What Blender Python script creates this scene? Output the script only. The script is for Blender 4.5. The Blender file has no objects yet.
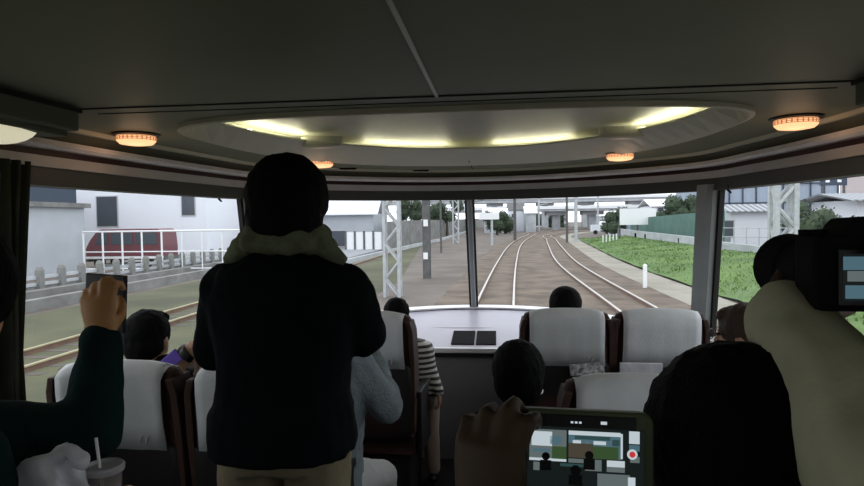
import bpy, bmesh, math, random
from mathutils import Vector, Matrix, noise, Quaternion
random.seed(7)
R = math.radians
V = Vector
col = bpy.context.scene.collection
sc = bpy.context.scene

# ------------------------------------------------------------------ camera
CX, CZ, F = 0.145, 1.5, 600.0
cam_d = bpy.data.cameras.new('camera'); cam = bpy.data.objects.new('camera', cam_d); col.objects.link(cam)
cam_d.sensor_width = 36; cam_d.lens = 36*F/864; cam_d.clip_start = 0.02; cam_d.clip_end = 2000
RM = Matrix.Rotation(R(6.28), 3, 'Z') @ Matrix.Rotation(R(90-2.2), 3, 'X') @ Matrix.Rotation(R(-0.8), 3, 'Z')
cam.matrix_world = Matrix.Translation((CX, 0, CZ)) @ RM.to_4x4()
sc.camera = cam
def ray(px, py): return RM @ V((px-432, 243-py, -F))
def W(px, py, d):                       # a point on the plane y = d
    r = ray(px, py); return V((CX, 0, CZ)) + r*(d/r.y)
def G(px, py, z=-1.1):                  # a point on the level z
    r = ray(px, py); return V((CX, 0, CZ)) + r*((z-CZ)/r.z)

# ------------------------------------------------------------------ materials
def mat(name, c, rough=.6, metal=0, spec=.4, var=.0, scale=8, bump=0, bscale=60, emit=None, es=0, c2=None, sheen=0):
    m = bpy.data.materials.new(name); m.use_nodes = True
    nt = m.node_tree; b = nt.nodes['Principled BSDF']
    b.inputs['Roughness'].default_value = rough; b.inputs['Metallic'].default_value = metal
    b.inputs['Specular IOR Level'].default_value = spec
    tc = nt.nodes.new('ShaderNodeTexCoord')
    n = nt.nodes.new('ShaderNodeTexNoise'); n.inputs['Scale'].default_value = scale; n.inputs['Detail'].default_value = 5
    nt.links.new(tc.outputs['Object'], n.inputs['Vector'])
    mx = nt.nodes.new('ShaderNodeMix'); mx.data_type = 'RGBA'
    k = c2 or tuple(max(0, x*(1-var)) for x in c)
    mx.inputs['A'].default_value = (*c, 1); mx.inputs['B'].default_value = (*k, 1)
    cr = nt.nodes.new('ShaderNodeMapRange'); cr.inputs['From Min'].default_value = .35; cr.inputs['From Max'].default_value = .65
    nt.links.new(n.outputs['Fac'], cr.inputs['Value']); nt.links.new(cr.outputs['Result'], mx.inputs['Factor'])
    nt.links.new(mx.outputs['Result'], b.inputs['Base Color'])
    if bump:
        n2 = nt.nodes.new('ShaderNodeTexNoise'); n2.inputs['Scale'].default_value = bscale; n2.inputs['Detail'].default_value = 6
        nt.links.new(tc.outputs['Object'], n2.inputs['Vector'])
        bp = nt.nodes.new('ShaderNodeBump'); bp.inputs['Strength'].default_value = bump; bp.inputs['Distance'].default_value = .01
        nt.links.new(n2.outputs['Fac'], bp.inputs['Height']); nt.links.new(bp.outputs['Normal'], b.inputs['Normal'])
    if emit: b.inputs['Emission Color'].default_value = (*emit, 1); b.inputs['Emission Strength'].default_value = es
    if sheen: b.inputs['Sheen Weight'].default_value = sheen
    return m
def stripe(name, c1, c2, axis, freq, duty=.5, rough=.7, bump=0, rot=0):
    m = mat(name, c1, rough); nt = m.node_tree; b = nt.nodes['Principled BSDF']
    tc = nt.nodes.new('ShaderNodeTexCoord'); sp = nt.nodes.new('ShaderNodeSeparateXYZ')
    nt.links.new(tc.outputs['Object'], sp.inputs[0])
    mu = nt.nodes.new('ShaderNodeMath'); mu.operation = 'MULTIPLY'; mu.inputs[1].default_value = freq
    fr = nt.nodes.new('ShaderNodeMath'); fr.operation = 'FRACT'
    gt = nt.nodes.new('ShaderNodeMath'); gt.operation = 'GREATER_THAN'; gt.inputs[1].default_value = duty
    nt.links.new(sp.outputs[axis], mu.inputs[0]); nt.links.new(mu.outputs[0], fr.inputs[0]); nt.links.new(fr.outputs[0], gt.inputs[0])
    mx = nt.nodes.new('ShaderNodeMix'); mx.data_type = 'RGBA'
    mx.inputs['A'].default_value = (*c1, 1); mx.inputs['B'].default_value = (*c2, 1)
    nt.links.new(gt.outputs[0], mx.inputs['Factor']); nt.links.new(mx.outputs['Result'], b.inputs['Base Color'])
    if bump:
        bp = nt.nodes.new('ShaderNodeBump'); bp.inputs['Strength'].default_value = bump; bp.inputs['Distance'].default_value = .02
        nt.links.new(gt.outputs[0], bp.inputs['Height']); nt.links.new(bp.outputs['Normal'], b.inputs['Normal'])
    return m
def emis(name, c, s): return mat(name, (.0, .0, .0), .5, emit=c, es=s)
M = {}
M['ceiling'] = mat('ceiling_panel', (.205, .22, .15), .55, spec=.2, var=.06, scale=3)
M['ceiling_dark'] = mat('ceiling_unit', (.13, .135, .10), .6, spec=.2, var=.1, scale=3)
M['rim'] = mat('cream_rim', (.52, .51, .40), .45, var=.05)
M['seam'] = mat('black_gap', (.008, .008, .007), .8)
M['seam_l'] = mat('seam_strip', (.5, .5, .45), .4)
M['rail'] = mat('grey_rail', (.80, .77, .76), .4, metal=.0, var=.1)
M['red'] = mat('dark_red_strip', (.03, .004, .005), .6)
M['grey'] = mat('grey_trim', (.48, .47, .48), .4, var=.1)
M['dkframe'] = mat('dark_frame', (.05, .052, .05), .5)
M['pillar'] = mat('pillar_grey', (.25, .27, .27), .4, var=.08)
M['rubber'] = mat('rubber', (.006, .006, .006), .6)
M['wall'] = mat('wall_panel', (.22, .21, .19), .6, var=.08, scale=3)
M['floor'] = mat('floor_carpet', (.02, .018, .02), .95, var=.4, scale=60, bump=.3)
M['seat'] = mat('seat_moquette', (.05, .015, .012), .85, var=.35, scale=40, bump=.3, bscale=200, sheen=.1)
M['seat_side'] = mat('seat_side_maroon', (.05, .022, .014), .7, var=.3, scale=20)
M['shell'] = mat('seat_shell', (.016, .014, .014), .55)
M['cover'] = mat('white_cloth', (.56, .58, .585), .85, var=.06, scale=14, bump=.15, bscale=140)
M['metal'] = mat('seat_metal', (.3, .3, .3), .35, metal=.8)
M['console'] = mat('console_lilac', (.43, .41, .47), .35, var=.08, scale=4)
M['console_edge'] = mat('console_edge', (.75, .74, .76), .3)
M['console_face'] = mat('console_face', (.20, .19, .20), .55, var=.1)
M['black'] = mat('black_plastic', (.006, .006, .007), .35)
M['blackm'] = mat('matt_black', (.006, .006, .006), .85, spec=.12); M['padblack'] = mat('pad_black', (.006, .006, .006), .85, spec=.1); M['skin_shaded'] = mat('skin_in_shade', (.075, .048, .028), .6, var=.2, scale=20, spec=.2)  # last one: skin tone darkened so the hands' shade sits in the colour
M['curtain'] = mat('curtain_cloth', (.028, .032, .018), .9, var=.3, scale=12, bump=.2)
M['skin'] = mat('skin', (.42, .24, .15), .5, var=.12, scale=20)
M['skin_b'] = mat('skin_tan', (.50, .25, .095), .5, var=.12, scale=20)
M['skin_d'] = mat('skin_shade', (.30, .17, .10), .5, var=.15, scale=20)
M['hair'] = mat('black_hair', (.003, .003, .003), .8, bump=.6, bscale=160, spec=.1)
M['hair_br'] = mat('brown_hair', (.035, .016, .008), .6, bump=.6, bscale=160)
M['eye'] = mat('eye_dark', (.01, .008, .006), .2)
M['jacket'] = mat('black_jacket', (.004, .005, .006), .95, bump=.3, bscale=30, spec=.05)
M['navy'] = mat('dark_green_knit', (.006, .018, .018), .95, bump=.4, bscale=90, spec=.08)
M['hood'] = mat('olive_hood', (.145, .16, .095), .95, var=.3, scale=25, bump=.4, bscale=90, spec=.1)
M['khaki'] = mat('khaki_trousers', (.17, .14, .085), .9, var=.2, scale=12, bump=.3)
M['dktrousers'] = mat('dark_trousers', (.01, .01, .013), .9)
M['greyknit'] = mat('grey_sweater', (.22, .26, .28), .95, var=.2, scale=30, bump=.5, bscale=120)
M['whitepants'] = mat('pale_trousers', (.55, .56, .55), .9, var=.1, bump=.2)
M['cream'] = mat('cream_sleeve', (.50, .49, .33), .9, var=.14, scale=10, bump=.35, bscale=25)
M['beige'] = mat('beige_trousers', (.42, .33, .27), .9, var=.15)
M['stripes'] = stripe('striped_shirt', (.03, .025, .03), (.62, .60, .56), 2, 34, .5)
M['purple'] = mat('purple_band', (.13, .07, .42), .4)
M['shoe'] = mat('shoe_black', (.01, .01, .01), .5)
M['steel_pale'] = mat('galvanised', (.50, .52, .54), .6, var=.2, scale=5)
M['steel_dark'] = mat('dark_steel', (.13, .13, .13), .7, var=.3, scale=4)
M['concrete'] = mat('concrete', (.50, .52, .55), .9, var=.25, scale=.6)
M['concrete_d'] = mat('old_concrete', (.25, .25, .24), .9, var=.35, scale=1.2)
M['whitewall'] = mat('white_wall', (.80, .82, .88), .8, var=.05, scale=.3)
M['white'] = mat('white_paint', (.85, .86, .88), .6)
M['greywall'] = mat('grey_wall', (.46, .49, .53), .85, var=.15, scale=.4)
M['pinkwall'] = mat('pink_wall', (.60, .52, .52), .85, var=.05)
M['bluewall'] = mat('navy_wall', (.05, .07, .10), .7)
M['winglass'] = mat('window_dark', (.07, .08, .10), .25)
M['blueframe'] = mat('blue_grey_panel', (.36, .42, .52), .7, var=.1, scale=.5)
M['roof'] = stripe('corrugated_roof', (.38, .40, .42), (.16, .17, .19), 0, 2.2, .6, bump=.5)
M['greenwall'] = mat('green_fence_panel', (.09, .19, .16), .7, var=.2, scale=.7)
M['van'] = mat('maroon_paint', (.17, .055, .07), .35, var=.1)
M['tyre'] = mat('tyre', (.015, .015, .015), .8)
M['leaf'] = mat('leaf_green', (.07, .10, .055), .8, c2=(.03, .05, .03), scale=2.5)
M['leaf2'] = mat('grass_green', (.13, .22, .05), .9, c2=(.08, .15, .035), scale=.5)
M['bark'] = mat('bark', (.08, .06, .045), .9)
M['ballast'] = mat('ballast_brown', (.18, .14, .105), .95, c2=(.095, .073, .056), scale=.9, bump=.8, bscale=9)
M['earth'] = mat('earth_grey', (.17, .145, .125), .95, c2=(.11, .092, .078), scale=.5, bump=.6, bscale=6)
M['weed'] = mat('dry_grass', (.11, .11, .06), .95, c2=(.06, .063, .035), scale=.35, bump=.8, bscale=6)
M['path'] = mat('tan_path', (.33, .31, .26), .95, c2=(.24, .22, .18), scale=.5, bump=.3, bscale=5)
M['grassbase'] = mat('verge_green', (.12, .20, .05), .95, c2=(.07, .13, .035), scale=.4, bump=.5, bscale=7)
M['asphalt'] = mat('asphalt', (.30, .31, .33), .9, var=.15, scale=.5)
M['rail_top'] = mat('rail_steel', (.52, .47, .43), .35, metal=.3, var=.15, scale=2)
M['rail_rust'] = mat('rail_rust', (.14, .08, .055), .8, var=.3, scale=3)
M['rail_yel'] = mat('rail_worn', (.42, .37, .22), .5, var=.2, scale=3)
M['sleeper'] = mat('sleeper', (.13, .11, .095), .9, var=.3, scale=3)
M['lamp_glass'] = emis('warm_lamp_glass', (1, .50, .24), 1.5)
M['lamp_rib'] = mat('lamp_rib', (.35, .2, .12), .4, emit=(1, .38, .15), es=.35)
M['tube'] = emis('fluorescent_tube_glow', (1, .95, .66), 25)
M['diff'] = mat('side_diffuser', (.6, .6, .5), .5, emit=(1, .93, .66), es=.55)
M['bag'] = mat('white_plastic', (.62, .62, .66), .45, var=.1, scale=18, bump=.8, bscale=25)
M['cup'] = mat('clear_cup', (.35, .30, .30), .15)
M['cup'].node_tree.nodes['Principled BSDF'].inputs['Alpha'].default_value = .45
M['lid'] = mat('clear_lid', (.65, .65, .68), .2)
M['lid'].node_tree.nodes['Principled BSDF'].inputs['Alpha'].default_value = .5
M['straw'] = mat('straw', (.8, .8, .8), .4)
M['paper'] = mat('leaflet', (.7, .7, .7), .7, c2=(.12, .12, .14), scale=45)
M['case'] = mat('phone_case_olive', (.10, .13, .06), .5)
M['glass'] = bpy.data.materials.new('window_glass'); M['glass'].use_nodes = True
nt = M['glass'].node_tree; nt.nodes.clear()
o_ = nt.nodes.new('ShaderNodeOutputMaterial'); mxs = nt.nodes.new('ShaderNodeMixShader')
tr = nt.nodes.new('ShaderNodeBsdfTransparent'); tr.inputs[0].default_value = (.95, .97, .96, 1)
gl = nt.nodes.new('ShaderNodeBsdfGlossy'); gl.inputs['Roughness'].default_value = .02
fr = nt.nodes.new('ShaderNodeMapRange'); lw_ = nt.nodes.new('ShaderNodeLayerWeight'); lw_.inputs['Blend'].default_value = .5; pw_ = nt.nodes.new('ShaderNodeMath'); pw_.operation = 'POWER'; pw_.inputs[1].default_value = 5; nt.links.new(lw_.outputs['Facing'], pw_.inputs[0]); nt.links.new(pw_.outputs[0], fr.inputs['Value']); fr.inputs['To Min'].default_value = .02; fr.inputs['To Max'].default_value = .5
nt.links.new(fr.outputs[0], mxs.inputs[0]); nt.links.new(tr.outputs[0], mxs.inputs[1]); nt.links.new(gl.outputs[0], mxs.inputs[2]); nt.links.new(mxs.outputs[0], o_.inputs[0])

# ------------------------------------------------------------------ mesh builder
class MB:
    def __init__(s): s.v = []; s.f = []; s.mi = []
    def add(s, vs, fs, mi=0):
        b = len(s.v); s.v += [V(p) for p in vs]; s.f += [[i+b for i in f] for f in fs]; s.mi += [mi]*len(fs); return s
    def box(s, c, sz, rot=None, mi=0):
        c = V(c); h = [k/2 for k in sz]
        vs = [V((x*h[0], y*h[1], z*h[2])) for x in (-1, 1) for y in (-1, 1) for z in (-1, 1)]
        if rot is not None: vs = [rot @ p for p in vs]
        return s.add([c+p for p in vs], [(0,1,3,2),(4,6,7,5),(0,4,5,1),(2,3,7,6),(0,2,6,4),(1,5,7,3)], mi)
    def bb(s, x0, x1, y0, y1, z0, z1, mi=0):
        return s.box(((x0+x1)/2, (y0+y1)/2, (z0+z1)/2), (abs(x1-x0), abs(y1-y0), abs(z1-z0)), None, mi)
    def loft(s, rings, cap=True, closed=True, mi=0, loop=False):
        n = len(rings[0]); vs = [p for r in rings for p in r]; fs = []
        m = len(rings)
        for i in range(m if loop else m-1):
            for j in range(n if closed else n-1):
                a = i*n+j; b = i*n+(j+1) % n; i2 = (i+1) % m; c = i2*n+(j+1) % n; d = i2*n+j
                fs.append((a, b, c, d))
        if cap and not loop: fs.append(tuple(range(n-1, -1, -1))); fs.append(tuple((m-1)*n+k for k in range(n)))
        return s.add(vs, fs, mi)
    def tube(s, p0, p1, r0, r1=None, n=12, mi=0):
        p0 = V(p0); p1 = V(p1); r1 = r0 if r1 is None else r1
        d = (p1-p0).normalized(); a = d.orthogonal().normalized(); b = d.cross(a)
        rg = [[p+(a*math.cos(t)+b*math.sin(t))*r for t in [2*math.pi*k/n for k in range(n)]] for p, r in ((p0, r0), (p1, r1))]
        return s.loft(rg, mi=mi)
    def cap(s, p0, p1, r0, r1=None, n=14):          # tapered capsule
        p0 = V(p0); p1 = V(p1); r1 = r0 if r1 is None else r1
        d = (p1-p0); L = d.length
        d = V((0, 0, 1)) if L < 1e-6 else d/L
        a = d.orthogonal().normalized(); b = d.cross(a); rg = []
        for p, r, angs in ((p0, r0, (-85, -60, -30, 0)), (p1, r1, (0, 30, 60, 85))):
            for t in angs:
                cc = p+d*(r*math.sin(R(t))); rr = r*math.cos(R(t))
                rg.append([cc+(a*math.cos(q)+b*math.sin(q))*rr for q in [2*math.pi*k/n for k in range(n)]])
        return s.loft(rg)
    def chain(s, pts, rs):
        for i in range(len(pts)-1): s.cap(pts[i], pts[i+1], rs[i], rs[i+1])
        return s
    def ell(s, c, r, rot=None, n=20, m=12):
        c = V(c); rg = []
        for i in range(m+1):
            t = math.pi*(.02+.96*i/m)-math.pi/2
            ring = [V((r[0]*math.cos(t)*math.cos(q), r[1]*math.cos(t)*math.sin(q), r[2]*math.sin(t))) for q in [2*math.pi*k/n for k in range(n)]]
            rg.append([c+(rot @ p if rot is not None else p) for p in ring])
        return s.loft(rg)
    def build(s, name, m, parent=None, smooth=False, bevel=0, wrel=True):
        me = bpy.data.meshes.new(name); me.from_pydata(s.v, [], s.f)
        ms = m if isinstance(m, (list, tuple)) else [m]
        for x in ms: me.materials.append(x)
        for p, k in zip(me.polygons, s.mi): p.material_index = k
        bm = bmesh.new(); bm.from_mesh(me); bmesh.ops.recalc_face_normals(bm, faces=bm.faces)
        if bevel:
            bmesh.ops.bevel(bm, geom=[e for e in bm.edges if len(e.link_faces) == 2 and e.calc_face_angle(0) > .6], offset=bevel, segments=2, affect='EDGES', profile=.6)
        bm.to_mesh(me); bm.free()
        return link(name, me, parent, smooth, bevel > 0)
def link(name, me, parent=None, smooth=False, ang=False):
    if smooth or ang:
        for p in me.polygons: p.use_smooth = smooth
    o = bpy.data.objects.new(name, me); col.objects.link(o)
    if parent is not None:
        o.parent = parent
        if parent.type == 'EMPTY': o.matrix_parent_inverse = Matrix.Translation(-parent.location)
    return o
def tag(o, label, cat=None, group=None, kind=None):
    if label: o['label'] = label
    if cat: o['category'] = cat
    if group: o['group'] = group
    if kind: o['kind'] = kind
    return o
def thing(name, loc, label, cat, group=None):
    o = bpy.data.objects.new(name, None); o.empty_display_size = .1; col.objects.link(o); o.location = V(loc)
    return tag(o, label, cat, group)
def struct(o, kind='structure', label=None):
    o['kind'] = kind
    if label: o['label'] = label
    return o
def copy_tree(o, parent=None):
    c = o.copy(); col.objects.link(c)
    if parent is not None: c.parent = parent
    for ch in list(o.children): copy_tree(ch, c)
    return c
def remeshed(mb, name, m, parent, vox=.01, it=4, fold=0, fs=9, cut=None):
    me = bpy.data.meshes.new(name); me.from_pydata(mb.v, [], mb.f)
    bm = bmesh.new(); bm.from_mesh(me); bmesh.ops.recalc_face_normals(bm, faces=bm.faces); bm.to_mesh(me); bm.free()
    o = bpy.data.objects.new(name, me); col.objects.link(o)
    r = o.modifiers.new('r', 'REMESH'); r.mode = 'VOXEL'; r.voxel_size = vox
    s = o.modifiers.new('s', 'SMOOTH'); s.factor = .5; s.iterations = it
    dg = bpy.context.evaluated_depsgraph_get(); dg.update()
    nm = bpy.data.meshes.new_from_object(o.evaluated_get(dg)); nm.name = name
    bpy.data.objects.remove(o); bpy.data.meshes.remove(me)
    if fold:
        nn = [v.normal.copy() for v in nm.vertices]
        for v, n in zip(nm.vertices, nn):
            q = v.co*fs; q = V((q.x, q.y, q.z*.8+q.x*.6))
            v.co += n*(fold*noise.noise(q)+fold*.5*noise.noise(q*2.3))
    nm.materials.clear(); nm.materials.append(m)
    return link(name, nm, parent, True)

# ================================================================== CARRIAGE
def spline(pts, n=8):
    out = []; P = [V(p) for p in pts]
    for i in range(len(P)-1):
        a = P[max(i-1, 0)]; b = P[i]; c = P[i+1]; d = P[min(i+2, len(P)-1)]
        for k in range(n):
            t = k/n
            out.append(.5*((2*b)+(c-a)*t+(2*a-5*b+4*c-d)*t*t+(3*b-a-3*c+d)*t**3))
    out.append(P[-1]); return out
half_T = [(-1.36, -3), (-1.36, -1), (-1.36, .6), (-1.36, 1.5), (-1.35, 2.2), (-1.31, 2.75), (-1.235, 3.22), (-.9, 3.62), (-.45, 3.91), (0, 4.0)]
half_B = [(-1.42, -3), (-1.42, -1), (-1.42, .6), (-1.42, 1.5), (-1.41, 2.3), (-1.37, 2.95), (-1.285, 3.5), (-.95, 4.05), (-.5, 4.47), (0, 4.6)]
def full(h, z):
    L = [V((x, y, z)) for x, y in h]; return L+[V((-p.x, p.y, z)) for p in reversed(L[:-1])]
NS = 8
T = spline(full(half_T, 1.63), NS); B = spline(full(half_B, .82), NS)   # same parameterisation
NP = len(T); IP = lambda k: k*NS                                         # control k -> sample index
def nrm(path, i):
    a = path[max(i-1, 0)]; b = path[min(i+1, len(path)-1)]; t = (b-a); t.z = 0; t.normalize()
    return V((t.y, -t.x, 0))      # inward (to the right of travel: left wall -> +x)
def sweep(prof, path, i0=0, i1=None, mi=0, mb=None):
    mb = mb or MB(); i1 = len(path)-1 if i1 is None else i1; rg = []
    for i in range(i0, i1+1):
        n = nrm(path, i); rg.append([path[i]+n*u+V((0, 0, w)) for u, w in prof])
    return mb.loft(rg, mi=mi)
# header bands above the windows (u = inward, w = height over the window top)
def rect(u0, u1, w0, w1): return [(u0, w0), (u1, w0), (u1, w1), (u0, w1)]
struct(sweep(rect(-.03, .03, 0, .06), T).build('trim_1', M['dkframe'], bevel=0), label='dark frame along the top of the windows')
struct(sweep(rect(-.03, .045, .06, .096), T).build('trim_2', M['grey']), label='grey strip above the window frame')
struct(sweep(rect(-.03, .032, .096, .118), T).build('trim_3', M['red']), label='dark red strip round the window header')
struct(sweep([(-.03, .118), (.07, .118), (.085, .128), (.08, .145), (-.03, .145)], T).build('trim_4', M['rail']), label='pale grey curtain rail round the header')
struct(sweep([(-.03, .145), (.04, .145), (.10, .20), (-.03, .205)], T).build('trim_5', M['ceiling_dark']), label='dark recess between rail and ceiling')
struct(sweep([(.10, .176), (.118, .176), (.122, .19), (.10, .199)], T).build('trim_6', M['rim']), label='thin cream bead at the ceiling edge')
# joints on the rail
# walls below the windows
w = MB()
def wall_seg(i0, i1):
    m = MB(); rg = []
    for i in range(i0, i1+1):
        n = nrm(B, i); b = B[i]; rg.append([b+n*.02, b+n*.03+V((0, 0, -.06)), V((b.x, b.y, 0))+n*.06, V((b.x, b.y, 0))-n*.06, b-n*.04])
    m.loft(rg); return m
struct(wall_seg(0, IP(6)).build('wall_left', M['wall'])); struct(wall_seg(IP(12), NP-1).build('wall_right', M['wall']))
struct(wall_seg(IP(6), IP(12)).build('wall_front', M['wall']))
struct(sweep([(-.03, -.0), (.05, -.0), (.055, .012), (-.03, .02)], B, 0, NP-1).build('trim_7', M['console_edge']), label='white sill at the foot of the windows')
# panes
def pane(i0, i1, name, off=0):
    m = MB(); rg = []
    for i in range(i0, i1+1):
        nt_ = nrm(T, i); nb = nrm(B, i); rg.append([B[i]-nb*.004, T[i]-nt_*.004])
    m.loft(rg, cap=False, closed=False); return struct(m.build(name, M['glass'], smooth=False))
w1 = pane(IP(3), IP(6), 'window_1'); w2 = pane(IP(6), IP(9), 'window_2'); w3 = pane(IP(9), IP(12), 'window_3'); w4 = pane(IP(12), IP(15), 'window_4')
w5 = pane(0, IP(3), 'window_5'); w6 = pane(IP(15), NP-1, 'window_6')
# pillars
def pillar(i, wd, th, name, m, seal=True, dx=0):
    t = T[i]+V((dx, 0, 0)); b = B[i]+V((dx, 0, 0)); n = nrm(T, i); tt = V((-n.y, n.x, 0))
    rg = []
    for p in (b+V((0, 0, -.02)), t+V((0, 0, .03))):
        rg.append([p-tt*wd-n*.02, p+tt*wd-n*.02, p+tt*wd*.92+n*th*.7, p+tt*wd*.6+n*th, p-tt*wd*.6+n*th, p-tt*wd*.92+n*th*.7])
    o = struct(MB().loft(rg).build(name, m))
    if seal:
        for s in (-1, 1):
            rg = []
            for p in (b+V((0, 0, -.02)), t+V((0, 0, .03))):
                a = p+tt*(wd*s); rg.append([a-n*.02, a+tt*(s*.013)-n*.02, a+tt*(s*.013)+n*.012, a+n*.012])
            MB().loft(rg).build('window_seal', M['rubber'], o)
    return o
pillar(IP(6), .058, .06, 'trim_8', M['pillar'])['label'] = 'grey pillar between left side and front windows'
pillar(IP(12), .060, .06, 'trim_9', M['pillar'])['label'] = 'grey pillar between front and right side windows'
pillar(IP(9), .020, .03, 'trim_10', M['pillar'], dx=-.042)['label'] = 'slim centre pillar of the front window'
pillar(IP(3)+1, .07, .05, 'trim_11', M['dkframe'], False); pillar(IP(15)-1, .07, .05, 'trim_12', M['dkframe'], False)
# small hooks at the top corners of side glass
for px, py, d in ((219, 199, 3.0), (728, 190, 2.95)):
    p = W(px, py, d); q = MB(); q.cap(p, p+V((.012, 0, -.012)), .006, .005, 8); q.cap(p+V((0, 0, .02)), p, .004, .004, 8)
    tag(q.build('curtain_hook', M['black']), 'small black hook at the top of the left side window' if px < 400 else 'small black hook at the top of the right side window', 'hook')
# floor, rear
f = MB(); f.loft([[V((p.x, p.y, .0)) for p in B], [V((p.x, p.y, -.08)) for p in B]]); struct(f.build('floor', M['floor']))
f = MB(); f.bb(-1.45, 1.45, -3.06, -3.0, -.05, 1.9); struct(f.build('wall_back', M['wall']))
# underbody so that nothing leaks from below
f = MB(); f.loft([[V((p.x*1.02, p.y+(.08 if p.y > 3 else 0), z)) for p in B] for z in (-.08, -.55)]); struct(f.build('trim_13', M['blackm']))
# ceiling with a D shaped opening
ZC = 1.82
def dshape(ins, y_in=0):
    pts = []
    near, far, hw, mid = 1.70+ins*.35, 3.42-ins, .945-ins*.75, 2.2
    n = 72
    for k in range(n):
        a = 2*math.pi*k/n; c, s_ = math.cos(a), math.sin(a)
        if s_ >= 0: x = hw*math.copysign(abs(c)**.91, c); y = mid+(far-mid)*abs(s_)**.91
        else: x = hw*math.copysign(abs(c)**.57, c); y = mid-(mid-near)*abs(s_)**.57
        pts.append(V((x, y)))
    return pts
D0 = dshape(0)
bm = bmesh.new()
outer = [V((p.x, p.y, ZC))+nrm(T, i)*.095 for i, p in enumerate(T)]
def loop(pts):
    vs = [bm.verts.new(p) for p in pts]
    return [bm.edges.new((vs[i], vs[(i+1) % len(vs)])) for i in range(len(vs))]
E = loop(outer)+loop([V((p.x, p.y, ZC)) for p in D0])
bmesh.ops.triangle_fill(bm, use_beauty=True, use_dissolve=False, edges=E)
for fc in bm.faces:
    fc.normal_update()
    if fc.normal.z > 0: fc.normal_flip()
me = bpy.data.meshes.new('ceiling'); bm.to_mesh(me); bm.free(); me.materials.append(M['ceiling'])
ce = link('ceiling', me); sd = ce.modifiers.new('s', 'SOLIDIFY'); sd.thickness = .01; sd.offset = -1
struct(ce)
# roof slab over all (keeps daylight out)
f = MB(); f.loft([[V((p.x*1.03, p.y+(.03 if p.y > 3 else 0), z)) for p in T] for z in (2.03, 2.15)]); struct(f.build('trim_14', M['blackm']))
f = MB(); sweep([(-.035, 0), (-.05, .0), (-.05, .45), (-.035, .45)], T, mb=f); struct(f.build('trim_15', M['blackm']))
# recess: sloping lip, wall, panel
D1 = []
for p, q in zip(D0, dshape(.24)):
    k = max(0, min(1, (p.y-1.9)/1.3)); D1.append(p.lerp(q, .08+.92*k))
lip = MB(); lip.loft([[V((p.x, p.y, ZC-.012)) for p in dshape(-.016)], [V((p.x, p.y, ZC-.016)) for p in dshape(.005)], [V((q.x, q.y, ZC+.052)) for q in D1], [V((q.x, q.y, ZC+.060)) for q in D1], [V((p.x, p.y, ZC+.012)) for p in dshape(-.016)]], cap=False, loop=True)
struct(lip.build('trim_16', M['rim'], smooth=False), label='cream sloping rim of the oval ceiling recess')
DW = dshape(-.03)
lw = MB(); lw.loft([[V((p.x, p.y, ZC+.01)) for p in DW], [V((p.x, p.y, ZC+.098)) for p in DW]], cap=False); lw.add([V((p.x, p.y, ZC+.098)) for p in DW], [tuple(range(len(DW)))])
struct(lw.build('trim_17', mat('recess_cream', (.34, .34, .285), .5, var=.05)), label='panel inside the oval ceiling recess')
def dpt(a, ins, z):
    n = 72; D = dshape(ins); k = (a/360*n) % n; i = int(k); p = D[i].lerp(D[(i+1) % n], k-i); return V((p.x, p.y, z))
for a0, a1, lb in ((9, 31, 'right end of the oval recess'), (56, 83, 'right of centre behind the far rim'), (97, 126, 'left of centre behind the far rim'), (149, 171, 'left end of the oval recess')):
    m = MB(); pts = [dpt(a0+(a1-a0)*k/8, .07, ZC+.060) for k in range(9)]
    m.chain(pts, [.008]*9)
    tag(m.build('fluorescent_tube', M['tube'], smooth=True), 'glowing fluorescent tube, '+lb, 'tube', 'tubes hidden in the oval recess')
for px, py, d, sd in ((322, 147, 2.75, 'left'), (622, 134, 2.72, 'right')):
    p = W(px, py, d); p.z = ZC+.044; m = MB()
    rg = [[p+V((.10*s*math.cos(q), .045*s*math.sin(q), z)) for q in [2*math.pi*k/24 for k in range(24)]] for s, z in ((1, .03), (1, 0), (.9, -.014), (.6, -.02))]
    m.loft(rg); tag(m.build('cover_plate', M['rim']), 'oval cream cover plate on the recess rim, %s one' % sd, 'cover plate')
# seams
s_ = MB(); s_.bb(-.012, -.004, -3, 1.553, ZC-.004, ZC+.001); struct(s_.build('trim_18', M['seam_l']), label='pale seam down the middle of the ceiling')
s_ = MB(); s_.bb(-1.2, 1.2, 1.55, 1.558, ZC-.003, ZC+.001); s_.bb(-1.0, 1.0, 1.63, 1.634, ZC-.002, ZC+.001); struct(s_.build('trim_19', M['seam']), label='dark seam across the ceiling')
s_ = MB(); s_.bb(-.012, -.008, 3.32, 3.8, ZC-.003, ZC+.001); struct(s_.build('trim_20', M['seam']))
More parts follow.
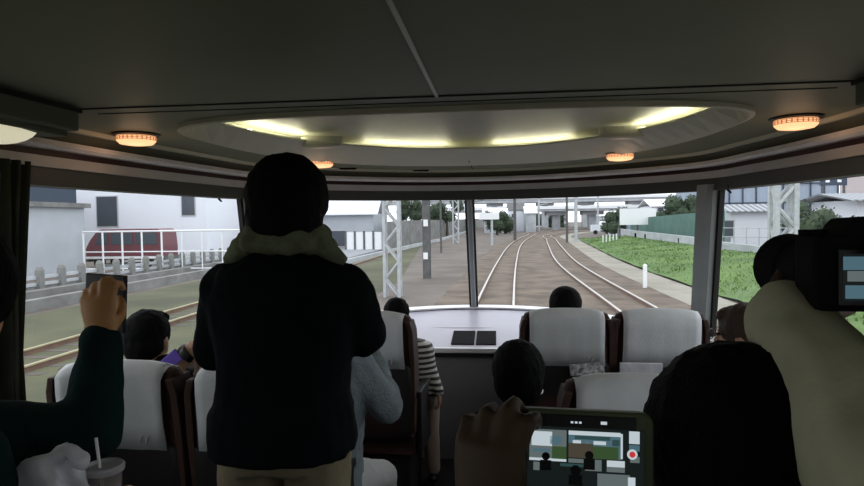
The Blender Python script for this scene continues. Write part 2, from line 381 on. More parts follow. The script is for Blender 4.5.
# round ceiling lamps
def lamp(x, y, lb):
    t = thing('ceiling_lamp', (x, y, ZC), lb, 'lamp', 'round warm ceiling lamps')
    m = MB(); n = 32
    circ = lambda r, z: [V((x+r*math.cos(2*math.pi*k/n), y+r*math.sin(2*math.pi*k/n), z)) for k in range(n)]
    m.loft([circ(.078, ZC), circ(.080, ZC-.005), circ(.07, ZC-.009)]); m.build('base_ring', M['black'], t)
    m = MB(); m.loft([circ(.064, ZC-.008), circ(.064, ZC-.026), circ(.054, ZC-.036), circ(.03, ZC-.040)]); m.build('glass_bowl', M['lamp_glass'], t, True)
    m = MB()
    for zz in (.010, .016, .022): m.loft([circ(.0648, ZC-zz), circ(.0660, ZC-zz-.0012), circ(.0648, ZC-zz-.0024)])
    for k in range(26):
        a = 2*math.pi*k/26; d = V((math.cos(a), math.sin(a), 0)); m.box(V((x, y, ZC-.018))+d*.0645, (.003, .004, .012), Matrix.Rotation(a, 3, 'Z'))
    m.build('glass_ribs', M['lamp_rib'], t)
    l = bpy.data.lights.new('ceiling_lamp_light', 'POINT'); l.energy = .22; l.color = (1, .62, .38); l.shadow_soft_size = .05
    lo = bpy.data.objects.new('ceiling_lamp_light', l); col.objects.link(lo); lo.location = (x, y, ZC-.075)
lamp(-1.13, 2.02, 'round ribbed warm lamp on the ceiling over the left side window')
lamp(-.77, 3.06, 'round warm lamp partly behind the standing man\'s head')
lamp(.75, 3.07, 'small round warm lamp right of the oval recess near front window')
lamp(1.12, 2.10, 'largest round warm lamp, above the right side window')
# duct units with side luminaires
for s, nm in ((-1, 'left'), (1, 'right')):
    t = thing('ceiling_duct', (s*1.12, 0, 1.75), 'dark boxed unit along the %s edge of the ceiling' % nm, 'duct', 'boxed ceiling units')
    m = MB(); m.bb(s*.99, s*1.27, -2.9, 1.54, 1.755, ZC-.002); m.build('casing', M['ceiling_dark'], t, bevel=.008)
    m = MB(); m.bb(s*.985, s*1.0, -2.9, 1.545, ZC-.014, ZC-.004); m.build('edge_gasket', M['seam'], t)
    t2 = thing('side_lamp', (s*1.15, 1, 1.70), 'long glowing lamp under the %s ceiling unit' % nm, 'lamp', 'long lamps under ceiling units')
    rg = []
    for y in (-2.8, 1.38, 1.46, 1.5):
        k = 1 if y < 1.4 else (.8 if y < 1.47 else .45)
        rg.append([V((s*(1.14+.115*k*math.cos(q)), y, 1.755-.05*k*math.sin(q))) for q in [math.pi*j/10 for j in range(11)]])
    m = MB(); m.loft(rg); m.build('diffuser', M['diff'], t2, smooth=True)
    m = MB(); m.bb(s*1.02, s*1.262, -2.8, 1.53, 1.742, 1.754); m.build('housing', M['ceiling_dark'], t2)
# small vents in the front ceiling
for k, (px, py) in enumerate(((348, 168), (421, 170), (518, 169), (585, 167))):
    p = G(px, py, ZC); m = MB()
    m.bb(p.x-.05, p.x+.05, p.y-.02, p.y+.02, ZC-.006, ZC-.001)
    for j in range(3): m.bb(p.x-.045, p.x+.045, p.y-.014+j*.012, p.y-.010+j*.012, ZC-.009, ZC-.004)
    tag(m.build('ceiling_vent', M['blackm']), 'small dark vent, %s of four above the front window' % ('leftmost', 'second from left', 'third from left', 'rightmost')[k], 'vent', 'small vents over the front window')
# front console
t = thing('front_console', (0, 3.9, 0), 'lilac-topped console shelf below the front window', 'console')
def cons_ring(x0, x1):
    pass
xs = [-1.1, -.8, -.4, 0, .4, .8, 1.1]
def by(x):                      # y of the window foot at x
    best = min(range(IP(6), IP(12)+1), key=lambda i: abs(B[i].x-x)); return B[best].y-.05
m = MB(); m.loft([[V((x, 3.70, .70)), V((x, by(x), .815)), V((x, by(x), .78)), V((x, 3.70, .66))] for x in xs]); m.build('top_panel', M['console'], t)
m = MB(); m.bb(-1.1, 1.1, 3.675, 3.705, .675, .705); m.build('front_edge', M['console_edge'], t, bevel=.006)
m = MB(); m.bb(-1.1, 1.1, 3.685, 3.70, .645, .668); m.build('shadow_gap', M['seam'], t)
m = MB(); m.bb(-1.1, 1.1, 3.70, 3.74, 0, .66); m.build('front_panel', M['console_face'], t)
slope = .115/.85
def onc(x0, x1, y0, y1, h, name, mm, par):
    m = MB(); z = lambda y: .70+(y-3.70)*slope
    m.loft([[V((x, y0, z(y0))), V((x, y1, z(y1))), V((x, y1, z(y1)+h)), V((x, y0, z(y0)+h))] for x in (x0, x1)]); return m.build(name, mm, par)
def cx_at(px, py):              # console x,y under a pixel
    p = G(px, py, .72); return p
a = cx_at(449, 348); b = cx_at(473, 348); c = cx_at(475, 348); d = cx_at(496, 348)
onc(a.x, b.x, 3.76, 4.02, .008, 'black_pad', M['padblack'], t); onc(c.x, d.x, 3.76, 4.02, .008, 'black_pad', M['padblack'], t)
onc(-1.0, 1.0, 4.10, 4.108, .003, 'panel_seam', M['grey'], t)
onc(cx_at(412, 348).x, cx_at(412, 348).x+.012, 3.74, 4.1, .003, 'panel_seam', M['grey'], t)

# ================================================================== SEATS
def make_seat(label):
    t = thing('passenger_seat', (0, 0, 0), label, 'seat', 'passenger seats')
    # back: rear face at y=0 leaning; front towards +y
    def ring(z, hw, y0, th, e=.5):
        out = []
        for k in range(24):
            a = 2*math.pi*k/24; c_, s2 = math.cos(a), math.sin(a)
            out.append(V((hw*math.copysign(abs(c_)**e, c_), y0+th/2+th/2*math.copysign(abs(s2)**e, s2), z)))
        return out
    ln = lambda z: .12*(1.0-z)*1.0
    prof = [(.40, .215, .15), (.55, .225, .15), (.75, .228, .13), (.92, .226, .12), (.99, .22, .105), (1.02, .205, .085), (1.035, .17, .05)]
    m = MB(); m.loft([ring(z, hw, ln(z)+(.12-th)/2, th) for z, hw, th in prof]); m.build('backrest', M['seat'], t, True)
    m = MB(); m.loft([ring(z, hw*.98, ln(z)-.012, .03, .6) for z, hw in ((.38, .2), (.45, .215), (.7, .22), (.765, .215), (.78, .19))]); m.build('back_shell', M['shell'], t, True)
    for s in (-1, 1):
        m = MB(); m.loft([[V((s*(hw-.012)+dx, ln(z)+dy, z)) for dx, dy in ((-.013, 0), (.013, 0), (.013, .12), (-.013, .12))] for z, hw in ((.42, .22), (.6, .228), (.8, .232), (.95, .228), (1.0, .215))])
        m.build('side_bolster', M['seat_side'], t, bevel=.006)
    # cloth cover: hangs over the top
    rows = []; hw = .182
    path = [(-.012, .765), (-.014, .86), (-.012, .95), (-.006, 1.0), (.012, 1.035), (.05, 1.048), (.09, 1.040), (.118, 1.0), (.127, .92), (.135, .84)]
    for (y, z) in path:
        r_ = []
        for k in range(13):
            u = -1+2*k/12; wv = .0025*math.sin(k*1.9+z*9)
            drop = .018*(abs(u)**3) if .0 < y < .11 and z > 1.0 else 0
            r_.append(V((u*hw*(1+.02*(z < .8)), y+(ln(z) if z < 1.0 else 0)+wv, z-drop)))
        rows.append(r_)
    m = MB(); m.loft(rows, cap=False, closed=False); cv = m.build('headrest_cover', M['cover'], t, True)
    so = cv.modifiers.new('s', 'SOLIDIFY'); so.thickness = .006; so.offset = 0
    for dx in (0, .022):            # little woven mark
        q = MB(); q.cap((.10+dx, -.020+ln(.8), .795), (.106+dx, -.020+ln(.81), .812), .0035, .0035, 8); q.build('woven_mark', M['grey'], cv)
    # cushion
    m = MB(); m.loft([[V((sx*hw2, y, z)) for sx, z in ((-1, zb), (1, zb), (1, zt-.02), (.9, zt), (-.9, zt), (-1, zt-.02))] for y, hw2, zb, zt in ((.10, .21, .30, .43), (.3, .225, .29, .44), (.52, .225, .30, .45), (.58, .21, .33, .43))]); m.build('seat_cushion', M['seat'], t)
    m = MB(); m.bb(-.18, .18, .14, .46, .0, .30); m.build('pedestal', M['shell'], t, bevel=.01)
    for s in (-1, 1):
        m = MB(); m.bb(s*.232-.022, s*.232+.022, .08, .46, .60, .635); m.bb(s*.232-.015, s*.232+.015, .12, .40, .30, .60); m.build('armrest', M['shell'], t, bevel=.008)
    m = MB(); m.bb(-.16, .16, .045, .05, .5, .68); m.build('magazine_pocket', M['shell'], t, bevel=.001)
    return t
seat0 = make_seat('')
used = False
def seat(x, y, label, yaw=0, sc_=1, leaf=False, dz=0):
    global used
    o = seat0 if not used else copy_tree(seat0); used = True
    o.location = (x, y, dz); o.rotation_euler = (0, 0, R(yaw)); o['label'] = label
    return o
sx1 = W(567, 330, 3.0).x; sx2 = W(662, 330, 3.0).x
seat(sx1, 3.0, 'maroon seat with white headrest cover in front row, right of aisle')
seat(sx2, 3.0, 'maroon seat with white cover in front row beside right pillar')
seat(-.505, 2.9, 'front row seat left of the aisle, cover seen past the standing man', yaw=-3)
seat(-.985, 2.9, 'front row seat by the left window, hidden past the standing man')
seat(-1.115, 1.80, 'second row seat by the left window, white cover behind raised arm')
seat(-.635, 1.80, 'second row seat directly beyond the standing man, left of aisle')
seat(.56, 1.85, 'second row seat right of the aisle, cover beyond the foreground phone', dz=-.035)
seat(1.05, 1.85, 'second row seat by the right window, behind the dark head', dz=-.035)
seat(-1.10, .45, 'third row seat near the left window beside the raised arm'); seat(.62, .40, 'third row seat under the big dark head at right')
# magazine in the front seat pocket
m = MB(); p = W(587, 369, 2.985); rt = Matrix.Rotation(R(-5), 3, 'Y'); m.box(p, (.165, .008, .055), rt); tag(m.build('leaflet', M['paper']), 'folded printed leaflet in the pocket of the front right seat', 'leaflet')
m = MB(); p = W(641, 372, 2.975); m.box(p+V((0, .0, -.02)), (.2, .02, .13), None); tag(m.build('paper_bag', M['bag'], bevel=.004), 'pale folded bag behind the front row seat by the right pillar', 'bag')
# curtain
rg = []
for k in range(49):
    y = 1.36+.39*k/48; a = .018*math.sin(k*.95)+.008*math.sin(k*.37)
    rg.append([V((-1.315-.03*(1-j/6)+a*(.6+.4*(1-j/6)), y-(.05*(1-abs(j-2)/5) if k > 40 else 0), .80+(1.70-.80)*j/6)) for j in range(7)])
m = MB(); m.loft(rg, cap=False, closed=False); c_ = m.build('curtain', M['curtain'], None, True); so = c_.modifiers.new('s', 'SOLIDIFY'); so.thickness = .006
tag(c_, 'dark olive pleated curtain gathered at the left side window', 'curtain')

# ================================================================== PEOPLE
def frame(f):
    f = V(f).normalized(); up = V((0, 0, 1)); r = f.cross(up).normalized(); u = r.cross(f)
    return Matrix((r, f, u)).transposed()          # columns: right, forward, up
def head_shapes(mb, c, hf, s=1):
    Q = frame(hf); P = lambda x, y, z: c+Q @ V((x*s, y*s, z*s))
    mb.ell(P(0, -.01, .025), (.074*s, .094*s, .088*s), Q)
    mb.ell(P(0, .028, -.03), (.060*s, .062*s, .078*s), Q)
    mb.ell(P(0, .045, -.078), (.038*s, .038*s, .030*s), Q)
    mb.cap(P(0, .088, .012), P(0, .108, -.022), .009*s, .014*s)
    mb.cap(P(-.018, .088, -.055), P(.018, .088, -.055), .008*s, .008*s)
    for k in (-1, 1):
        mb.ell(P(k*.078, -.012, -.008), (.010*s, .019*s, .032*s), Q)
        mb.cap(P(k*.014, .086, .026), P(k*.042, .078, .026), .009*s, .008*s)
def hair_shapes(mb, c, hf, s=1, long=0, vol=1):
    Q = frame(hf); P = lambda x, y, z: c+Q @ V((x*s, y*s, z*s))
    mb.ell(P(0, -.016, .036), (.086*s*vol, .100*s*vol, .092*s*vol), Q)
    mb.ell(P(0, -.040, -.012), (.080*s*vol, .078*s*vol, .078*s*vol), Q)
    mb.ell(P(0, .06, .085), (.058*s, .035*s, .028*s), Q)
    if long:
        mb.ell(P(0, -.055, -.08), (.082*s, .05*s, .09*s*long), Q)
def hand_shapes(mb, w, d, n, side, curl=(35, 45, 30), s=1, spread=4, tc=.35, thumb=None):
    """w wrist, d finger direction, n palm normal, side: +1 if the thumb lies on cross(d, n)"""
    d = V(d).normalized(); n = (V(n)-d*V(n).dot(d)).normalized(); t = d.cross(n)*side
    rg = []
    for a, hw, th in ((0, .026, .021), (.03, .033, .018), (.06, .039, .016), (.088, .041, .0135)):
        c = w+d*(a*s); rg.append([c+t*(hw*s*math.cos(q))+n*(th*s*math.sin(q)) for q in [2*math.pi*k/16 for k in range(16)]])
    mb.loft(rg)
    for i, (o, L, r) in enumerate(((.030, .074, .0092), (.010, .082, .0095), (-.010, .076, .0090), (-.029, .060, .0080))):
        b = w+d*((.086-.004*abs(i-1))*s)+t*(o*s); ax = t*side
        ang = 0; p = b-d*.015*s; pts = [p, b]; rs = [r*1.08*s, r*1.05*s]
        dd = (d+t*(math.tan(R(spread))*(1.5-i)/1.5)).normalized(); cu = curl[i] if isinstance(curl[0], (list, tuple)) else curl
        for fr_, cc, rr in ((.45, cu[0], 1.0), (.30, cu[1], .92), (.25, cu[2], .80)):
            ang += cc; v = dd*math.cos(R(ang))+n*math.sin(R(ang)); p = pts[-1]+v*(L*fr_*s); pts.append(p); rs.append(r*rr*s)
        mb.chain(pts, rs)
    th = thumb or ((.55, .75, .25), (.8, .35, .45), (.9, .05, .45))
    p = w+d*(.022*s)+t*(.022*s); pts = [p]; rs = [.016*s]
    for (a, b_, c_), L, r in zip(th, (.042, .034, .026), (.0125, .011, .009)):
        v = (d*a+t*b_+n*c_).normalized(); p = pts[-1]+v*(L*s); pts.append(p); rs.append(r*s)
    mb.chain(pts, rs)
def ell_ring(c, a, b, ra, rb, n=20, e=.85):
    return [c+a*(ra*math.copysign(abs(math.cos(q))**e, math.cos(q)))+b*(rb*math.copysign(abs(math.sin(q))**e, math.sin(q))) for q in [2*math.pi*k/n for k in range(n)]]
def skel(px, py, pz, f, s, neck, head, hf=None, sit=True, shw=.19):
    """pelvis point, body facing, scale, neck base and head centre in world space"""
    f = V((f[0], f[1], 0)).normalized(); r = f.cross(V((0, 0, 1)))
    J = dict(f=f, r=r, s=s, pel=V((px, py, pz)), neck=V(neck), head=V(head), hf=V(hf) if hf else f)
    sh = J['neck']-V((0, 0, .055*s))
    J['shL'] = sh-r*(shw*s); J['shR'] = sh+r*(shw*s)
    J['hipL'] = J['pel']-r*(.09*s); J['hipR'] = J['pel']+r*(.09*s)
    for k, sg in (('L', -1), ('R', 1)):
        h = J['hip'+k]
        if sit:
            J['kn'+k] = h+f*(.42*s)+r*(sg*.05*s)+V((0, 0, .03)); J['an'+k] = V((J['kn'+k].x, J['kn'+k].y, .08))+f*(.02)
        else:
            J['kn'+k] = V((h.x, h.y, 0))+r*(sg*.01)+f*.01+V((0, 0, pz*.53)); J['an'+k] = V((h.x, h.y, .08))+r*(sg*.02)
        if k+'x': pass
        J['el'+k] = J['sh'+k]+r*(sg*.05*s)+V((0, 0, -.27*s))+f*(.04*s)
        J['wr'+k] = J['el'+k]+f*(.2*s)+V((0, 0, -.10*s))-r*(sg*.08*s)
        J['hd'+k] = None
    return J
def person(label, J, top, bot, skin='skin', hair='hair', vox=.011, long=0, vol=1, hands={}, hem=None, hood=False, fold=.006, sleeves=True, top_name='jacket', rsc=1.0, hrs=1, sleeve_cut={}, hairless=False, bvox=None):
    s = J['s']; t = thing('person', (J['pel'].x, J['pel'].y, 0), label, 'person')
    f, r = J['f'], J['r']; pel, neck, head = J['pel'], J['neck'], J['head']
    sp = (neck-pel); up = sp.normalized(); b = r.cross(up).normalized() if abs(r.dot(up)) < .99 else f
    at = lambda k: pel+sp*k
    prof = ((-.16, .13, .10), (0, .165, .115), (.25, .150, .105), (.5, .160, .115), (.75, .180, .118), (.90, .165, .095), (.985, .08, .06))
    def torso(mb, g=0, lo=0, wsc=1):
        mb.loft([ell_ring(at(k), r, b, (ra*s+g)*wsc, rb*s+g) for k, ra, rb in prof[lo:]])
    # body
    m = MB(); torso(m); head_shapes(m, head, J['hf'], s*hrs)
    m.chain([neck-V((0, 0, .03)), head-J['hf']*.015*s-V((0, 0, .04*s))], [.062*s, .052*s])
    for k, sg in (('L', -1), ('R', 1)):
        sh, el, wr = J['sh'+k], J['el'+k], J['wr'+k]
        m.chain([neck-V((0, 0, .05*s)), sh], [.06*s, .055*s])
        m.chain([sh, el, wr], [.050*s, .038*s, .026*s])
        m.chain([J['hip'+k], J['kn'+k], J['an'+k]], [.085*s, .055*s, .036*s])
        m.chain([J['an'+k], J['an'+k]+f*(.16*s)+V((0, 0, -.04))], [.035*s, .028*s])
        h = hands.get(k)
        if h: hand_shapes(m, wr, *h[0], s=s*.98, **h[1])
        else: 
            d = (wr-el).normalized(); n = -r*sg if sg > 0 else r
            n2 = (V((0, 0, -1))-d*d.dot(V((0, 0, -1)))); n2 = n2.normalized() if n2.length > .1 else f
            side = 1 if d.cross(n2).dot(r*(-sg)) > 0 else -1
            hand_shapes(m, wr, d, n2, side, s=s*.95)
    remeshed(m, 'body', M[skin], t, vox=bvox or min(vox, .0075), it=2)
    Q = frame(J['hf'])
    for k in (-1, 1):
        e = MB(); e.ell(head+Q @ V((k*.030*s*hrs, .084*s*hrs, .010*s*hrs)), (.012*s, .008*s, .007*s)); e.build('eye', M['eye'], t, True)
    if not hairless:
        m = MB(); hair_shapes(m, head, J['hf'], s*hrs, long, vol); remeshed(m, 'hair', M[hair], t, vox=.008, it=3, fold=.004, fs=38)
    # top
    m = MB(); torso(m, .022*rsc, 0 if hem is None else 1, 1.02)
    if hem is not None:
        c = V((pel.x, pel.y, hem)); m.loft([ell_ring(c, r, b, .200*s, .155*s), ell_ring(at(.12), r, b, .192*s, .150*s)])
    m.chain([neck-V((0, 0, .03)), neck+V((0, 0, .012*s))], [.075*s, .070*s])
    for k in 'LR':
        sh, el, wr = J['sh'+k], J['el'+k], J['wr'+k]
        m.chain([neck-V((0, 0, .055*s)), sh], [.075*s, .074*s*rsc])
        q = sleeve_cut.get(k, .96); we = el.lerp(wr, q)
        m.chain([sh, el, we], [.074*s*rsc, .060*s*rsc, .044*s*rsc])
    remeshed(m, top_name, M[top], t, vox=vox, it=4, fold=fold, fs=14)
    m = MB()
    m.loft([ell_ring(pel+V((0, 0, dz*s)), r, f, ra*s, rb*s) for dz, ra, rb in ((-.10, .15, .12), (0, .178, .130), (.07, .140, .100))])
    for k in 'LR':
        m.chain([J['hip'+k], J['kn'+k], J['an'+k]+V((0, 0, .02))], [.100*s, .072*s, .062*s])
    remeshed(m, 'trousers', M[bot], t, vox=vox, it=4, fold=fold*.8, fs=12)
    for k in 'LR':
        m = MB(); a = J['an'+k]; m.chain([V((a.x, a.y, .05))-f*.03, V((a.x, a.y, .045))+f*(.17*s)], [.045*s, .040*s]); remeshed(m, 'shoe', M['shoe'], t, vox=.012, it=3)
    if hood:
        m = MB(); Qh = frame(f); n = 26; hd = neck+V((0, 0, .034))
        for i in range(n):
            a = 2*math.pi*i/n; a2 = 2*math.pi*(i+1)/n
            pt = lambda a: hd+Qh @ V((.088*math.cos(a), .076*math.sin(a), .026+.008*math.sin(a*3)+(.0 if math.sin(a) < 0 else -.02)))
            rr = lambda a: .026+.010*max(0, -math.sin(a))
            m.cap(pt(a), pt(a2), rr(a), rr(a2), 12)
        m.chain([hd+Qh @ V((-.155, -.03, -.052)), hd+Qh @ V((-.09, -.05, .0)), hd+Qh @ V((0, -.085, .012)), hd+Qh @ V((.09, -.05, .0)), hd+Qh @ V((.155, -.03, -.052))], [.020, .034, .036, .034, .020])
        m.chain([hd+Qh @ V((-.12, -.02, -.012)), hd+Qh @ V((-.06, -.09, -.0)), hd+Qh @ V((.05, -.092, -.004)), hd+Qh @ V((.12, -.02, -.014))], [.022, .034, .036, .022])
        remeshed(m, 'hood', M['hood'], t, vox=.008, it=3, fold=.009, fs=20)
    return t

# --- standing man
D = 1.55
J = skel(W(283, 440, D).x, D, .95, (.0, 1, 0), 1.0, W(288, 252, D), W(290, 211, D-.0), sit=False, shw=.178)
J['shL'] = W(230, 290, D); J['shR'] = W(346, 292, D)
J['elL'] = W(216, 350, D+.06); J['elR'] = W(364, 334, D+.10)
J['wrL'] = W(258, 285, D+.28); J['wrR'] = W(322, 285, D+.30)
person('standing man seen from behind in black jacket, olive hood and khaki trousers', J, 'jacket', 'khaki', vox=.011, hem=W(280, 448, D).z, hood=True, vol=1.17, fold=.007, hrs=1.07, rsc=1.05, top_name='jacket')

# --- left foreground person with raised phone
D = .86
hx = W(-52, 302, D)
J = skel(hx.x-.04, D-.12, .80, (.35, 1, 0), .92, V((hx.x-.03, D-.05, hx.z-.15)), hx, hf=(-.05, 1, .0), sit=False)
wr = W(101, 338, 1.08); el = W(92, 432, 1.04)
J['shR'] = W(-28, 440, .94); J['shL'] = J['shR']+V((-.36, -.06, 0))
J['elR'] = el; J['wrR'] = wr
J['elL'] = W(20, 640, .80); J['wrL'] = W(96, 555, .93)
J['knL'] = J['knL']; 
person('person at left edge raising a phone in a dark green sleeve', J, 'navy', 'dktrousers', skin='skin_b', vox=.009, bvox=.0048,
       hands={'R': (((-.05, .0, 1), (-.1, .95, 0), -1), dict(curl=((20, 72, 40), (14, 70, 40), (20, 70, 40), (26, 70, 40)), spread=5, thumb=((.5, .1, .85), (.5, -.3, .8), (.6, -.4, .6)))),
              'L': (((.15, .1, 1), (1, .3, 0), -1), dict(curl=(25, 40, 30)))}, fold=.006, rsc=1.0, vol=1.26, long=1.0)
ph = W(106, 303, 1.155)
def phone(c, size, rot, label, scr=None, case='black'):
    t = thing('smartphone', c, label, 'phone')
    w_, h_, th = size
    m = MB(); m.box(c, (w_, th, h_), rot); m.build('case', M[case], t, bevel=.003)
    return t
rt = Matrix.Rotation(R(4), 3, 'Y')
t = phone(ph, (.088, .12, .010), rt, 'black phone held up in a hand before the left side window')
m = MB(); m.box(ph+rt @ V((.0, .006, 0)), (.078, .003, .110), rt); m.build('back_glass', M['black'], t)

# plastic cup with straw, bag, at bottom left
c0 = W(104, 466, .92)
t = thing('drink_cup', c0-V((0, 0, .1)), 'clear plastic cup with lid and white straw at bottom left', 'cup')
circ = lambda r, z, n=28: [c0+V((r*.78*math.cos(2*math.pi*k/n), r*.78*math.sin(2*math.pi*k/n), z)) for k in range(n)]
m = MB(); m.loft([circ(.026, -.11), circ(.036, -.006), circ(.034, -.006), circ(.024, -.105)]); m.build('cup_body', M['cup'], t, True)
m = MB(); m.loft([circ(.040, -.008), circ(.041, .0), circ(.037, .003), circ(.034, -.003), circ(.020, -.003)]); m.build('lid', M['lid'], t)
st = MB(); st.tube(c0+V((0, 0, -.08)), W(96, 438, .92), .0026, n=10); st.build('straw', M['straw'], t)
b0 = W(60, 482, .86); m = MB()
for k in range(16):
    a = 2.4*k; m.ell(b0+V((.040*math.cos(a)*(k/16), .025*math.sin(a), -.03+.045*math.sin(k*1.7)-.02*(k % 3))), (.032, .028, .035))
m.chain([b0+V((-.015, 0, .03)), b0+V((.015, 0, .058)), b0+V((.04, 0, .035))], [.012, .011, .012])
tag(remeshed(m, 'plastic_bag', M['bag'], None, vox=.006, it=2, fold=.008, fs=30), 'crumpled white plastic bag beside the drink cup', 'bag')

# --- second row, left window seat
J = skel(-1.12, 2.20, .50, (0, 1, 0), .95, (-1.13, 2.16, .925), W(149, 340, 2.2), sit=True, shw=.145)
person('person with black hair in second row seat by the left window', J, 'jacket', 'dktrousers', vox=.014, vol=1.03)
# --- grey sweater person, behind standing man
D = 2.18
J = skel(-.56, 2.2, .50, (0.05, 1, 0), 1.0, (-.52, 2.14, 1.04), (-.50, 2.2, 1.22), sit=True)
J['shR'] = W(345, 352, 2.12); J['elR'] = W(388, 408, 2.16); J['wrR'] = W(368, 345, 2.4); J['wrR'].z = W(368, 345, 2.4).z
J['elL'] = W(238, 366, 2.12); J['wrL'] = W(196, 345, 2.12)
J['knR'] = W(381, 476, 2.55); J['anR'] = V((J['knR'].x, 2.6, .08))
t = person('seated person in grey sweater and pale trousers beyond the standing man', J, 'greyknit', 'whitepants', vox=.012, skin='skin', fold=.009, sleeve_cut={'L': .55, 'R': .92},
       hands={'L': (((-.75, -.1, -.75), (-.2, .8, -.5), 1), dict(curl=(20, 30, 20)))})
wt = J['wrL']; fd = (J['wrL']-J['elL']).normalized()
wb = J['wrL']+V((-.03, -.01, -.03)); 
m = MB(); a_ = V((-.75, -.1, -.75)).normalized(); oo = a_.orthogonal().normalized(); o2 = a_.cross(oo)
m.loft([[wb+a_*k+(oo*math.cos(q)+o2*math.sin(q))*.036 for q in [2*math.pi*j/20 for j in range(20)]] for k in (-.012, .012)]); w_o = m.build('wristwatch', M['black'], None, bevel=0)
tag(w_o, 'black wristwatch on the forearm left of the standing man', 'watch')
m = MB(); pp = W(172, 360, 2.08); m.box(pp, (.05, .012, .075), Matrix.Rotation(R(50), 3, 'Y')); tag(m.build('phone_strap_case', M['purple'], bevel=.004), 'small purple case held beside the wristwatch', 'case')
# --- child in stripes in the aisle
D = 3.32
J = skel(W(420, 400, D).x-.01, D, .56, (.0, 1, 0), .66, W(407, 338, D), W(397, 316, D), sit=False, shw=.15)
J['shR'] = W(421, 350, D); J['elR'] = W(432, 376, D-.02); J['wrR'] = W(439, 392, D-.08)
J['shL'] = J['shR']+V((-.2, 0, 0)); J['elL'] = J['shL']+V((-.03, 0, -.16)); J['wrL'] = J['elL']+V((.02, .08, -.1))
person('child in a black and white striped shirt and beige trousers in the aisle', J, 'stripes', 'beige', vox=.009, hrs=1.28, fold=.003, top_name='shirt', hands={'R': (((.1, -.2, -1), (-1, .2, 0), 1), dict(curl=(20, 30, 20)))})
# --- head over the front right seat
D = 3.24
J = skel(W(565, 330, D).x, D, .50, (0, 1, 0), .93, V((W(565, 330, D).x, D-.04, .93)), W(565, 309, D), sit=True)
person('person with black hair in the front row seat right of the aisle', J, 'jacket', 'dktrousers', vox=.014, vol=1.08)
# --- child in dark clothes in aisle (second row)
D = 2.26
J = skel(W(519, 400, D).x, D, .52, (0, 1, 0), .70, W(520, 412, D), W(518, 376, D), sit=False)
person('small person with round black hair standing in the aisle in dark clothes', J, 'jacket', 'dktrousers', vox=.012, hrs=1.36, vol=1.22)
m = MB(); nk = W(520, 395, D)
for i in range(20):
    a, a2 = [2*math.pi*(i+k)/20 for k in (0, 1)]
    pt = lambda a: nk+V((.082*math.cos(a), .062*math.sin(a), .018*abs(math.cos(a))))
    m.cap(pt(a), pt(a2), .006, .006, 8)
tag(m.build('collar', M['white'], None, True), 'white collar below the round black head in the aisle', 'collar')
# --- woman with glasses, second row right window
D = 2.28
hd = W(744, 336, D)
J = skel(hd.x, D, .50, (-.2, 1, 0), .93, V((hd.x, D-.03, hd.z-.17)), hd, hf=(-.75, .65, -.1), sit=True)
person('person with brown hair and glasses half hidden behind the photographer\'s arm', J, 'jacket', 'dktrousers', hair='hair_br', vox=.012, vol=1.05, long=.8)
m = MB(); Q = frame(J['hf'])
for k in (-1, 1):
    for i in range(16):
        a, a2 = [2*math.pi*(i+q)/16 for q in (0, 1)]
        pt = lambda a: hd+Q @ V((k*.032+.022*math.cos(a), .104, .010+.018*math.sin(a))); m.cap(pt(a), pt(a2), .0022, .0022, 6)
    m.cap(hd+Q @ V((k*.054, .102, .012)), hd+Q @ V((k*.078, .0, .012)), .002, .002, 6)
m.cap(hd+Q @ V((-.01, .106, .012)), hd+Q @ V((.01, .106, .012)), .002, .002, 6)
tag(m.build('glasses', M['black'], None, True), 'thin dark glasses on the brown haired person at right', 'glasses')
# --- big dark head, right foreground
D = .72
hd = W(734, 466, D)
J = skel(hd.x, D-.08, .62, (0, 1, 0), 1.0, V((hd.x, D-.05, hd.z-.145)), hd, sit=True, shw=.185)
person('person with large dark head of hair in the right foreground', J, 'jacket', 'dktrousers', vox=.011, vol=1.22, long=1.0)

# --- photographer at right edge
sh = W(905, 560, .50); el = W(868, 470, .58); wr = W(785, 322, .72)
hd = V((CX+.66, .12, 1.50))
J = skel(hd.x+.02, .02, .92, (-.15, 1, 0), 1.02, V((hd.x, .06, 1.34)), hd, hf=(-.1, 1, 0), sit=False)
J['shL'] = V((CX+.50, .12, 1.22)); J['elL'] = W(915, 555, .52); J['wrL'] = W(789, 320, .745)
J['elL'] = W(884, 478, .56)
J['shR'] = V((CX+.84, .08, 1.25)); J['elR'] = V((CX+.72, .40, 1.22)); J['wrR'] = W(945, 350, .62)
person('photographer at right edge in cream sleeves holding up a black camera', J, 'cream', 'dktrousers', skin='skin_shaded', vox=.008, bvox=.005, fold=.005, rsc=1.08,
       hands={'L': (((.75, .65, .08), (-.1, 0, 1), -1), dict(curl=(15, 40, 30), thumb=((.6, .3, .5), (.8, .0, .6), (.9, 0, .4)))),
              'R': (((.1, .55, .9), (-.9, .3, 0), -1), dict(curl=(45, 50, 30)))}, sleeve_cut={'L': 1.0, 'R': .98}, top_name='jacket')
